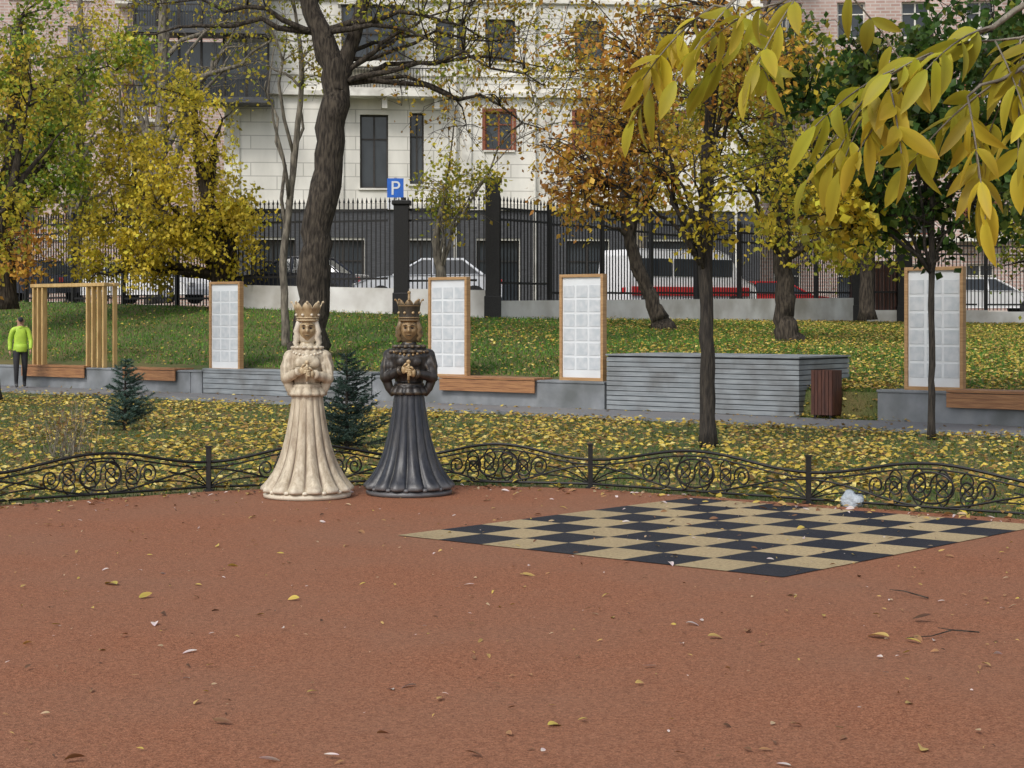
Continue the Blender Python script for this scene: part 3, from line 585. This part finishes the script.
# ------------------------------------------------------------------ exhibition wall, in a frame along the path
ANG=math.atan2(-.8,1)
def place(o_or_list,name):
    return group(name,o_or_list if isinstance(o_or_list,list) else [o_or_list],(0,31.5,0),ANG)
def base_wall(s0,s1,h=.5,t1=.5):
    b=B(); b.box(s0,s1,0.0,t1,-.1,h-.04); b.box(s0-.01,s1+.01,-.02,t1+.02,h-.04,h); return place(bevel(b.obj('concrete_body',m_conc),.006),'planter_wall')
def planked(s0,s1,t0,t1,h,name,gap=.1):
    b=B(); b.box(s0+.02,s1-.02,t0+.02,t1-.02,-.1,h-.03,1)
    z=.02
    while z<h-.05:
        b.box(s0,s1,t0,t0+.018,z,z+gap-.014,0); b.box(s0,s1,t1-.018,t1,z,z+gap-.014,0)
        b.box(s0,s0+.018,t0+.02,t1-.02,z,z+gap-.014,0); b.box(s1-.018,s1,t0+.02,t1-.02,z,z+gap-.014,0); z+=gap
    b.box(s0-.015,s1+.015,t0-.015,t1+.015,h-.028,h,0)
    return place(b.obj('plank_cladding',[m_plank,m_plankd]),name)
def board(sc_,z0=.5,w=.98,h=1.93):
    b=B(); t=.22; fw=.055
    x0,x1=sc_-w/2,sc_+w/2
    b.box(x0,x0+fw,t,t+.12,z0,z0+h,0); b.box(x1-fw,x1,t,t+.12,z0,z0+h,0); b.box(x0+fw,x1-fw,t,t+.12,z0+h-fw,z0+h,0); b.box(x0+fw,x1-fw,t,t+.12,z0,z0+fw,0)
    b.box(x0+fw,x1-fw,t+.035,t+.085,z0+fw,z0+h-fw,1)
    cols=3; rows=6; gx=(w-2*fw)/(cols); gz=(h-.36)/rows
    for i in range(cols):
        for j in range(rows):
            cx=x0+fw+gx*(i+.5); cz=z0+.18+gz*(j+.5); 
            b.box(cx-gx*.42,cx+gx*.42,t+.028,t+.034,cz-gz*.42,cz+gz*.42,2)
    place(bevel(b.obj('framed_panel',[m_wood,m_white,m_photo]),.004),'information_board')
def bench(s0,s1,z0=.26,z1=.53):
    b=B(); n=4; y=-.10
    for i in range(n):
        b.box(s0,s1,y,y+.125,z1-.04,z1+.005); y+=.14
    for i in range(3):
        za=z0+i*(z1-.05-z0)/3; b.box(s0,s1,-.10,-.07,za,za+.072)
    for x in np.linspace(s0+.05,s1-.1,3): b.box(x,x+.05,-.068,-.022,z0,z1-.045)
    place(bevel(b.obj('slats',m_woodh),.004),'wooden_bench')
base_wall(-18.5,-9.0); planked(-8.6,-3.6,0.02,.5,.55,'planked_planter',.11); base_wall(-8.98,-8.62); base_wall(-3.55,2.1)
planked(2.15,6.0,0,1.75,1.0,'planked_storage_box',.085)
base_wall(7.4,16)
for s in (-8.15,-1.78,1.42,8.24): board(s)
bench(-1.70,.60); bench(8.6,12); bench(-15,-12.6); bench(-11.2,-9.4)
b=B()
for x0 in (-14.78,-14.60,-14.42,-12.72,-12.52,-12.32,-12.12):
    b.box(x0,x0+.05,.05,.16,.5,2.38)
for x0 in (-14.78,-12.12):
    b.box(x0,x0+.05,.34,.45,.5,2.38)
b.box(-14.83,-12.02,.03,.18,2.38,2.46); b.box(-14.83,-12.02,.32,.47,2.38,2.46)
for x0 in np.arange(-14.8,-12.05,.3): b.box(x0,x0+.05,.18,.32,2.39,2.44)
place(bevel(b.obj('slatted_frame',m_woodp),.005),'wooden_pergola')
b=B()
for i in range(6):
    x=-.19+i*.064; b.box(x,x+.054,-.17,-.145,.06,.78); b.box(x,x+.054,.145,.17,.06,.78)
for i in range(5):
    y=-.143+i*.058; b.box(-.195,-.17,y,y+.05,.06,.78); b.box(.17,.195,y,y+.05,.06,.78)
b.box(-.165,.165,-.14,.14,.08,.6,1)
for x in (-.16,.12):
    for y in (-.14,.10): b.box(x,x+.04,y,y+.04,0,.08,1)
group('litter_bin',[b.obj('slat_body',[m_wooddk,m_iron])],(5.08,27.45,.012),ANG)

# ------------------------------------------------------------------ spruces
def spruce(name,loc,h,r,seed,gain,step=.062):
    rg=R(seed); b=B(); b.tube([(0,0,0),(0,0,h*.5),(0,0,h)],[.03,.018,.004],8)
    LP=[];LD=[]
    z=.08
    while z<h*.97:
        f=1-z/h; nb=int(5+5*f)
        for k_ in range(nb):
            a=rg.uniform(0,6.28); L=r*(f**.75)*rg.uniform(.45,1.3)+.03; d=np.array([math.cos(a),math.sin(a),0]); p0=np.array([0,0,z]); p2=p0+d*L+np.array([0,0,L*rg.uniform(0,.6)]); C=bez(p0,(p0+p2)/2-np.array([0,0,.06*L]),p2,7)
            b.tube(C,np.linspace(.008,.003,7),4,cap=False)
            for q in range(int(100*L/.5)+12):
                t=rg.uniform(.12,1); i=min(5,int(t*6)); pp=C[i]+(C[i+1]-C[i])*(t*6-i); sd=np.cross(d,[0,0,1])
                tw=sd*rg.uniform(-1,1)*L*.22*(1.1-t); LP.append(pp+tw+np.array([0,0,rg.uniform(-.01,.01)])); 
                LD.append(d*.6+np.sign(rg.uniform(-1,1))*sd*.6+rg.normal(0,.35,3)+np.array([0,0,.15]))
        z+=h*step
    P=np.array(LP); Dv=norm(np.array(LD)); n=len(P); w=norm(np.cross(Dv,rg.normal(size=(n,3))))*.006; s=rg.uniform(.03,.06,(n,1))
    V=np.stack([P-w,P+w,P+Dv*s+w*.3,P+Dv*s-w*.3],1).reshape(-1,3)
    c=palette_pick(rg,n,[(.09,.15,.12,3),(.05,.10,.07,3),(.17,.25,.22,1.5)])*rg.uniform(.6,1.3,(n,1))*gain
    o=mesh_obj('needles',V,np.arange(4*n).reshape(n,4),m_leaf,col=np.repeat(np.concatenate([c,np.ones((n,1))],1),4,axis=0))
    group(name,[b.obj('trunk',m_bark3),o],loc)
spruce('blue_spruce',(-5.62,24.7,0),1.05,.46,1,1.1); spruce('blue_spruce',(-2.0,20.6,0),1.2,.60,2,.65,.05)
rg=R(8); b=B(); 
for i in range(70):
    a=rg.uniform(0,6.28); L=rg.uniform(.3,.75); p=np.array([rg.normal(0,.12),rg.normal(0,.1),0]); e=p+np.array([math.cos(a)*L*.35,math.sin(a)*L*.35,L]); b.tube(bez(p,(p+e)/2+rg.normal(0,.04,3),e,5),np.linspace(.005,.002,5),3)
P=rg.normal(size=(260,3))*np.array([.22,.2,.15])+np.array([0,0,.42]); o=leaves_obj('leaves',P,rg.uniform(.03,.06,260),palette_pick(rg,260,[(.3,.18,.07,1),(.2,.17,.05,1)]),rg,m_leaf)
group('dry_shrub',[b.obj('stems',m_bark2),o],(-5.15,19.7,0))

# ------------------------------------------------------------------ tall street fence and retaining wall
def wallseg(b,x0,x1,h0,h1,th=.3):
    p=np.array([x0,Fy(x0)]); q=np.array([x1,Fy(x1)]); d=(q-p)/np.linalg.norm(q-p); n_=np.array([-d[1],d[0]])*th/2
    z0=float(min(Hh(x0),Hh(x1)))-.5; c=[p-n_,q-n_,q+n_,p+n_]
    V=[(*v,z0) for v in c]+[(c[0][0],c[0][1],h0),(c[1][0],c[1][1],h1),(c[2][0],c[2][1],h1),(c[3][0],c[3][1],h0)]
    b.add(V,[(4,5,6,7),(0,1,5,4),(1,2,6,5),(2,3,7,6),(3,0,4,7)])
b=B()
wallseg(b,-8.2,-.5,2.62,2.40); wallseg(b,-.5,12,2.12,2.38); wallseg(b,12,17,1.95,1.95); wallseg(b,17,40,1.9,1.9)
b.obj('retaining_wall',m_plaster)
def wz(x): return float(np.interp(x,[-60,-8.3,-8.2,-.5,-.49,12,12.1,40],[2.7,2.0,2.62,2.4,2.12,2.38,1.95,1.9]))
b=B()
path=[(x,float(Fy(x))) for x in FX]
def along(step):
    out=[]; 
    for (xa,ya),(xb,yb) in zip(path[:-1],path[1:]):
        L=math.hypot(xb-xa,yb-ya); n=max(1,int(L/step))
        for i in range(n): out.append((xa+(xb-xa)*i/n,ya+(yb-ya)*i/n,math.atan2(yb-ya,xb-xa)))
    return out
def obox(b,x,y,a,l,t,z0,z1,mi=0):
    c,s=math.cos(a),math.sin(a); P=[(-l/2,-t/2),(l/2,-t/2),(l/2,t/2),(-l/2,t/2)]; Q=[(x+c*u-s*v,y+s*u+c*v) for u,v in P]
    b.add([(*q,z0) for q in Q]+[(*q,z1) for q in Q],[(0,3,2,1),(4,5,6,7),(0,1,5,4),(1,2,6,5),(2,3,7,6),(3,0,4,7)],mi)
def ftop(x): return float(np.interp(x,[-60,-8,-.5,12,40],[4.9,4.9,4.85,4.5,4.2]))
for x,y,a in along(.14):
    if abs(x)>24: continue
    z0=wz(x); z1=ftop(x); obox(b,x,y,a,.027,.027,z0,z1)
    b.add([(x-.035,y,z1),(x,y-.035,z1),(x+.035,y,z1),(x,y+.035,z1),(x,y,z1+.15)],[(0,1,4),(1,2,4),(2,3,4),(3,0,4)])
for (x,y,a) in along(2.2):
    if abs(x)>26: continue
    for dz in (.18,-.25,-.55): 
        zz=(wz(x)+dz) if dz>0 else ftop(x)+dz
        obox(b,x+1.1*math.cos(a),y+1.1*math.sin(a),a,2.2,.05,zz,zz+.06)
    obox(b,x,y,a,.11,.11,wz(x)-.3,ftop(x)+.12)
group('tall_iron_fence',[b.obj('pickets',m_iron)])
for x,w_,top in ((-3.05,.42,4.9),(-.52,.40,5.45),(12.2,.5,4.6),(-8.3,.45,5.0),(13.9,.5,4.4)):
    b=B(); y=float(Fy(x)); z0=float(Hh(x))-.4
    b.box(x-w_/2,x+w_/2,y-.25,y+.25,z0,top-.12); b.box(x-w_/2-.05,x+w_/2+.05,y-.3,y+.3,top-.12,top); b.box(x-w_/2-.03,x+w_/2+.03,y-.28,y+.28,z0,z0+1.0)
    bevel(b.obj('gate_pillar',m_iron),.02)
b=B(); 
for i in range(14):
    x=12.45+i*.095; b.box(x,x+.085,60.4,60.44,1.3,3.7)
b.box(12.4,13.8,60.45,60.5,1.6,1.7); b.box(12.4,13.8,60.45,60.5,3.3,3.4)
b.obj('board_fence',m_wooddk)

# ------------------------------------------------------------------ vehicles
def car(name,loc,rot,paint,L=4.4,Wd=1.76,H=1.45,van=False,stripe=False):
    b=B(); h=L/2
    if van: prof=[(-h,.35),(-h,1.0),(-h+.05,1.9),(-h+.25,2.1),(h-1.5,2.1),(h-1.1,1.95),(h-.55,1.15),(h-.08,.98),(h,.7),(h,.35)]
    else: prof=[(-h,.32),(-h-.0,.72),(-h+.08,.92),(-h+.7,.98),(h-1.35,.95),(h-.5,.86),(h-.08,.70),(h,.5),(h,.32)]
    n=len(prof); V=[]
    for y,ins in ((-Wd/2+.04,0),(-Wd/2,.0),(Wd/2,0),(Wd/2-.04,0)):
        for i,(x,z) in enumerate(prof):
            k_=.0 if abs(y)>Wd/2-.01 else .03
            V.append((x,y*(1-.10*max(0,(z-1.0))) ,z-(0 if k_ else .02)))
    F=[]
    for s in range(3):
        F+=[(s*n+i,s*n+(i+1)%n,(s+1)*n+(i+1)%n,(s+1)*n+i) for i in range(n)]
    F+=[tuple(range(n))[::-1],tuple(3*n+i for i in range(n))]
    b.add(V,F,0)
    if not van:
        lo=[(-h+.55,.95),(h-1.2,.93)]; up=[(-h+1.15,H-.04),(h-2.05,H-.04)]
        a=Wd/2-.06; c=Wd/2-.27
        V=[(lo[0][0],-a,lo[0][1]),(lo[1][0],-a,lo[1][1]),(lo[1][0],a,lo[1][1]),(lo[0][0],a,lo[0][1]),(up[0][0],-c,up[0][1]),(up[1][0],-c,up[1][1]),(up[1][0],c,up[1][1]),(up[0][0],c,up[0][1])]
        b.add(V,[(0,1,5,4),(1,2,6,5),(2,3,7,6),(3,0,4,7)],1)
        b.box(up[0][0]-.05,up[1][0]+.05,-c-.02,c+.02,H-.07,H,0)
        for s in (-1,1):
            for (p,q) in (((lo[0][0],lo[0][1]),(up[0][0],up[0][1])),((-.15,.95),(-.15,H-.04)),((lo[1][0],lo[1][1]),(up[1][0],up[1][1]))):
                b.tube([(p[0],s*(a+.005),p[1]),(q[0],s*(c+.005),q[1])],[.045,.04],6,0)
    else:
        for s in (-1,1):
            y=s*(Wd/2-.07)
            for x0,x1 in ((-h+.4,-h+1.7),(-h+1.8,-h+2.9),(h-1.9,h-1.0)): b.box(x0,x1,min(y,y+s*.03),max(y,y+s*.03),1.2,1.78,1)
            y=s*(Wd/2-.04)
            if stripe: b.box(-h+.1,h-.3,min(y,y+s*.05),max(y,y+s*.05),.55,.85,5)
    for s in (-1,1):
        for x in (-h+.8,h-.85):
            t=np.array([[x,s*(Wd/2-.2),.32],[x,s*(Wd/2+.01),.32]]); b.tube(t,[.32,.32],18,2); b.tube([[x,s*(Wd/2),.32],[x,s*(Wd/2+.02),.32]],[.2,.18],12,3)
        b.box(h-.12,h+.01,s*.55-.16,s*.55+.16,.58,.70,4); b.box(-h-.01,-h+.1,s*.62-.12,s*.62+.12,.66,.82,5)
    o=b.obj('body',[paint,m_glass,m_tyre,m_hub,m_lamp,m_red]); bevel(o,.02,2)
    group(name,[o],loc,rot)
car('parked_car',(-2.5,50.8,1.98),math.pi,m_carw); car('parked_car',(-6.6,51.5,2.05),D2R(170),m_card)
car('parked_car',(-12.4,58,2.15),D2R(-25),m_carr); car('parked_car',(-17.2,60.5,2.25),D2R(150),m_card)
car('parked_van',(5.6,57.5,1.85),D2R(30),m_carr,5.2,1.95,2.1,True,True); car('parked_car',(18.0,64.5,1.75),0,m_carr); car('parked_car',(10.0,64,1.6),D2R(12),m_red)
b=B(); b.tube([(0,0,0),(0,0,3.9)],[.04,.04],10,0); b.box(-.24,.24,-.06,-.04,3.32,3.88,1); b.box(-.24,.24,-.065,-.045,2.98,3.26,2)
o=b.obj('post_and_plate',[m_hub,m_blue,m_white])
cu=bpy.data.curves.new('letter','FONT'); cu.body='P'; cu.size=.58; cu.align_x='CENTER'; cu.extrude=.004; t=bpy.data.objects.new('letter_p_tmp',cu); link(t)
bpy.context.view_layer.update(); me=bpy.data.meshes.new_from_object(t.evaluated_get(bpy.context.evaluated_depsgraph_get())); bpy.data.objects.remove(t)
me.materials.clear(); me.materials.append(m_white); lt=link(bpy.data.objects.new('letter_p',me)); lt.location=(0,-.068,3.40); lt.rotation_euler=(D2R(90),0,0)
group('parking_sign',[o,lt],(-3.40,49.6,1.85))

# ------------------------------------------------------------------ buildings
def facade(w,h,dep,ops,wall,glassm=m_glass,frame=m_frame):
    xs=sorted(set([0,w]+[o[0] for o in ops]+[o[1] for o in ops])); zs=sorted(set([0,h]+[o[2] for o in ops]+[o[3] for o in ops]))
    b=B()
    for i in range(len(xs)-1):
        for j in range(len(zs)-1):
            cx=(xs[i]+xs[i+1])/2; cz=(zs[j]+zs[j+1])/2
            if any(o[0]<cx<o[1] and o[2]<cz<o[3] for o in ops): continue
            b.add([(xs[i],0,zs[j]),(xs[i+1],0,zs[j]),(xs[i+1],0,zs[j+1]),(xs[i],0,zs[j+1])],[(0,1,2,3)])
    b.add([(0,0,0),(0,dep,0),(0,dep,h),(0,0,h),(w,0,0),(w,dep,0),(w,dep,h),(w,0,h)],[(0,3,2,1),(4,5,6,7),(1,2,6,5),(3,7,6,2)])
    g=B(); f=B(); d=.28
    for o in ops:
        x0,x1,z0,z1=o[:4]; fi=o[4] if len(o)>4 else 0
        b.add([(x0,0,z0),(x1,0,z0),(x1,0,z1),(x0,0,z1),(x0,d,z0),(x1,d,z0),(x1,d,z1),(x0,d,z1)],[(0,4,5,1),(1,5,6,2),(2,6,7,3),(3,7,4,0)])
        g.add([(x0,d,z0),(x1,d,z0),(x1,d,z1),(x0,d,z1)],[(0,1,2,3)])
        t=.08
        f.box(x0,x0+t,d-.07,d-.005,z0,z1,fi); f.box(x1-t,x1,d-.07,d-.005,z0,z1,fi); f.box(x0+t,x1-t,d-.07,d-.005,z0,z0+t,fi); f.box(x0+t,x1-t,d-.07,d-.005,z1-t,z1,fi)
        xm=(x0+x1)/2; f.box(xm-t/2,xm+t/2,d-.068,d-.006,z0+t,z1-t,fi); zm=z0+(z1-z0)*.66; f.box(x0+t,xm-t/2,d-.066,d-.008,zm,zm+.06,fi); f.box(xm+t/2,x1-t,d-.066,d-.008,zm,zm+.06,fi)
        f.box(x0-.08,x1+.08,-.10,.02,z0-.09,z0-.005,2)
        if fi==1:
            for (a,bq,c,e) in ((x0-.14,x0-.002,z0,z1+.14),(x1+.002,x1+.14,z0,z1+.14),(x0-.001,x1+.001,z1+.002,z1+.14)): f.box(a,bq,-.05,.01,c,e,1)
    return [b.obj('walls',wall),g.obj('window_glass',glassm),f.obj('window_frames',[frame,m_redframe,m_creamp])]
W_=25
ops=[(6.2,7.5,6.3,9.7),(8.5,9.15,6.5,9.8),(12.0,13.3,8.1,9.9,1),(16.2,17.6,8.1,9.9,1),(19.9,21.3,8.1,9.9,1)]
for z in (12.2,16.0):
    for x in (9.7,12.0,16.2,19.9):
        ops.append((x,x+1.4,z,z+2.0))
for x in (2.6,6.1): ops.append((x,x+1.4,16.0,18.0))
GX=(1.2,4.4,8.0,11.6,15.8,19.6)
for x in GX: ops.append((x,x+2.0,1.0,3.9))
parts=facade(W_,23,10,ops,m_cream)
b=B()
b.box(-.15,W_+.1,-.22,-.002,5.3,5.55,0); b.box(-.15,W_+.1,-.3,-.002,10.55,10.75,0); b.box(-.2,W_+.2,-.5,-.002,19.6,20.1,0); b.box(-.1,W_+.1,-.18,-.002,14.95,15.1,0); b.box(-.1,W_+.1,-.12,-.002,11.5,11.6,0)
b.box(4.6,10.2,-1.3,-.302,10.4,10.78,0)
for x in (5,7.2,9.6): b.box(x,x+.25,-.9,-.303,9.9,10.398,0)
# thin railing over the balcony slab
b.box(4.7,10.1,-1.26,-1.22,11.65,11.7,2)
for x in np.arange(4.7,10.15,.14): b.box(x,x+.03,-1.25,-1.23,10.782,11.65,2)
for x in (.25,5.0,10.9,14.6): b.box(x,x+.45,-.12,-.001,5.56,10.54,0)
b.box(5.4,8.2,-1.1,-.001,12.0,14.5,1); 
for x in np.arange(5.4,8.25,.56): b.box(x-.04,x+.04,-1.16,-1.101,12.0,14.5,2)
for z in (12.0,13.2,14.45): b.box(5.34,8.26,-1.18,-1.162,z,z+.09,2)
b.box(5.2,8.4,-1.3,-.183,11.75,11.998,0); b.box(5.2,8.4,-1.3,-.182,14.55,14.8,0)
for z in (10.2,13.3,16.4):
    b.box(-4.2,2.3,-1.9,-.303,z-.25,z,3)
    b.box(-4.1,2.2,-1.85,-1.80,z+1.0,z+1.06,2)
    for x in np.arange(-4.1,2.25,.12): b.box(x,x+.03,-1.84,-1.81,z,z+1.0,2)
    b.box(-4.0,2.0,-.9,-.85,z+.01,z+2.6,1)
    for x in np.arange(-4.0,2.1,1.0): b.box(x,x+.1,-.98,-.901,z+.01,z+2.85,2)
# downpipes
for x in (10.6,14.3,23.8): b.tube([(x,-.2,.3),(x,-.2,19.5)],[.07,.07],8,0)
parts.append(b.obj('trim_and_balconies',[m_creamp,m_glass,m_frame,m_plinth]))
b=B(); prev=0
for x in GX+(W_,): b.box(prev+.02,x-.02,-.06,-.003,0,5.28); prev=x+2.0
for x in GX: b.box(x-.018,x+2.018,-.06,-.003,4.0,5.28); b.box(x-.018,x+2.018,-.06,-.003,0,.88)
parts.append(b.obj('plinth_cladding',m_plinth))
group('cream_apartment_house',parts,(-13.2,78,1.4),D2R(5))
def brick_house(loc,rot,w,h):
    ops=[]
    for zi in range(int(h/3.3)-1):
        for xi in range(int(w/3.2)-1): ops.append((1.4+xi*3.2,2.8+xi*3.2,1.4+zi*3.3,3.2+zi*3.3,zi%2))
    p=facade(w,h,9,ops,m_pink,frame=m_creamp)
    b=B(); b.box(-.2,w+.2,-.4,-.002,h-.5,h+.2)
    for z in (4.3,): b.box(-.05,w+.05,-.12,-.001,z,z+.2)
    for zi in range(1,int(h/3.3)-1):
        for xi in range(0,int(w/3.2)-1,3): 
            x=1.0+xi*3.2; z=1.0+zi*3.3; b.box(x,x+2.2,-1.1,-.003,z,z+.15)
            for q in np.arange(x,x+2.2,.15): b.box(q,q+.03,-1.08,-1.05,z+.15,z+1.1)
    p.append(b.obj('cornice_and_balconies',m_creamp)); group('brick_house',p,loc,rot)
brick_house((-52,94,1.8),D2R(4),36,26); brick_house((11.8,86,1.2),D2R(-4),56,24)

# ------------------------------------------------------------------ person walking
def person():
    J={'pel':(0,0,.93,.135),'w':(0,0,1.06,.125),'ch':(0,0,1.25,.15),'nk0':(0,0,1.39,.075),'nk':(0,-.005,1.46,.052),'hd':(0,-.01,1.56,.088),'hd2':(0,-.005,1.645,.082),
       'sl':(-.17,0,1.36,.072),'el':(-.235,.05,1.10,.055),'wl':(-.24,-.02,.87,.042),'sr':(.17,0,1.36,.072),'er':(.235,-.02,1.10,.055),'wr':(.22,-.15,.90,.042),
       'hl':(-.09,0,.88,.10),'kl':(-.10,-.12,.50,.068),'al':(-.10,-.10,.10,.045),'tl':(-.10,-.24,.04,.04),'hr':(.09,0,.88,.10),'kr':(.10,.02,.50,.068),'ar':(.10,.18,.13,.045),'tr':(.10,.06,.04,.04)}
    E=[('pel','w'),('w','ch'),('ch','nk0'),('nk0','nk'),('nk','hd'),('hd','hd2'),('nk0','sl'),('sl','el'),('el','wl'),('nk0','sr'),('sr','er'),('er','wr'),('pel','hl'),('hl','kl'),('kl','al'),('al','tl'),('pel','hr'),('hr','kr'),('kr','ar'),('ar','tr')]
    K=list(J); me=bpy.data.meshes.new('b'); me.from_pydata([J[k][:3] for k in K],[(K.index(a),K.index(c)) for a,c in E],[])
    o=link(bpy.data.objects.new('tmp_body',me)); sk=o.modifiers.new('s','SKIN'); su=o.modifiers.new('u','SUBSURF'); su.levels=2; su.render_levels=2
    for i,k in enumerate(K): r=J[k][3]; me.skin_vertices[0].data[i].radius=(r*(1.15 if k in('ch','w','pel') else 1),r*(.85 if k in('ch','w','pel') else 1))
    me.skin_vertices[0].data[0].use_root=True
    bpy.context.view_layer.update(); m2=bpy.data.meshes.new_from_object(o.evaluated_get(bpy.context.evaluated_depsgraph_get())); bpy.data.objects.remove(o)
    mj=M('lime_jacket',(.46,.66,.06),(.36,.54,.05),scale=6,rough=.6); mt=M('black_trousers',(.015,.015,.018),(.025,.025,.028)); ms=M('skin',(.45,.26,.18),(.4,.22,.15)); mh=M('dark_cap',(.02,.02,.025),(.03,.03,.03)); mshoe=M('shoe',(.05,.05,.05),(.1,.1,.1))
    m2.materials.clear()
    for m in (mj,mt,ms,mh,mshoe): m2.materials.append(m)
    for p in m2.polygons:
        c=p.center; p.use_smooth=True
        if c.z>1.60 or (c.z>1.55 and c.y>.02): p.material_index=3
        elif c.z>1.43: p.material_index=2
        elif c.z<.10: p.material_index=4
        elif c.z<.90 and abs(c.x)<.19: p.material_index=1
        elif c.z<.88 : p.material_index=2
    body=link(bpy.data.objects.new('body',m2)); b=B()
    b.tube([(0,-.09,1.60),(0,-.15,1.595),(0,-.165,1.59)],[.06,.05,.03],10,1)
    b.ball((0,-.103,1.555),.016,0,8,(.8,1,1.4)); 
    for s in (-1,1): b.ball((s*.03,-.088,1.575),.009,1,8); b.ball((s*.088,0,1.56),.022,0,8,(.4,.7,1.2))
    b.tube([(-.02,-.09,1.52),(.02,-.09,1.52)],[.004,.004],5,2)
    for w,s in (((-.24,-.035,.83),-1),((.215,-.175,.86),1)):
        w=np.array(w); b.ball(w,.038,0,10,(.6,.9,1.1))
        for k_ in range(4): q=w+np.array([0,-.024+.016*k_,-.03]); b.tube([q,q+np.array([-s*.006,-.004,-.035]),q+np.array([-s*.02,-.008,-.06])],[.009,.008,.006],5,0)
        b.tube([w+np.array([0,-.025,.01]),w+np.array([-s*.01,-.05,-.02]),w+np.array([-s*.012,-.055,-.045])],[.01,.009,.007],5,0)
    f=b.obj('face_and_hands',[ms,mh,M('lips',(.3,.1,.08))],True)
    j=B(); j.lathe([(.15,.84),(.165,.86),(.16,.95),(.15,1.03)],32,0,sy=.8); j.lathe([(.085,1.385),(.09,1.41),(.078,1.45)],24,0); jo=j.obj('jacket_hem',[mj],True)
    group('walking_person',[body,f,jo],(-11.48,39.7,.012),D2R(20))
person()

# ------------------------------------------------------------------ light, sky, camera
w=bpy.data.worlds.new("World"); sc.world=w; w.use_nodes=True; N=w.node_tree.nodes; L=w.node_tree.links
sky=N.new('ShaderNodeTexSky'); sky.sky_type='NISHITA'; sky.sun_disc=False; sky.sun_elevation=D2R(46); sky.sun_rotation=D2R(210); sky.dust_density=3
hs=N.new('ShaderNodeHueSaturation'); hs.inputs['Saturation'].default_value=.45; hs.inputs['Value'].default_value=1.15; L.new(sky.outputs[0],hs.inputs['Color']); L.new(hs.outputs[0],N['Background'].inputs['Color']); N['Background'].inputs['Strength'].default_value=.15
sl=bpy.data.lights.new('sun','SUN'); sl.energy=1.4; sl.angle=D2R(12); sl.color=(1,.97,.92); so=link(bpy.data.objects.new('sun',sl)); so.rotation_euler=(D2R(44),0,D2R(-30)); so.location=(-10,-10,30)
cam=bpy.data.cameras.new('camera'); cam.lens=1700/1024*36; cam.sensor_width=36; cam.shift_y=-.0625; cam.clip_end=2000; co=link(bpy.data.objects.new('camera',cam)); co.location=(0,0,1.6); co.rotation_euler=(D2R(90),0,0); sc.camera=co
sc.view_settings.view_transform='Standard'; sc.view_settings.look='None'; sc.view_settings.exposure=0
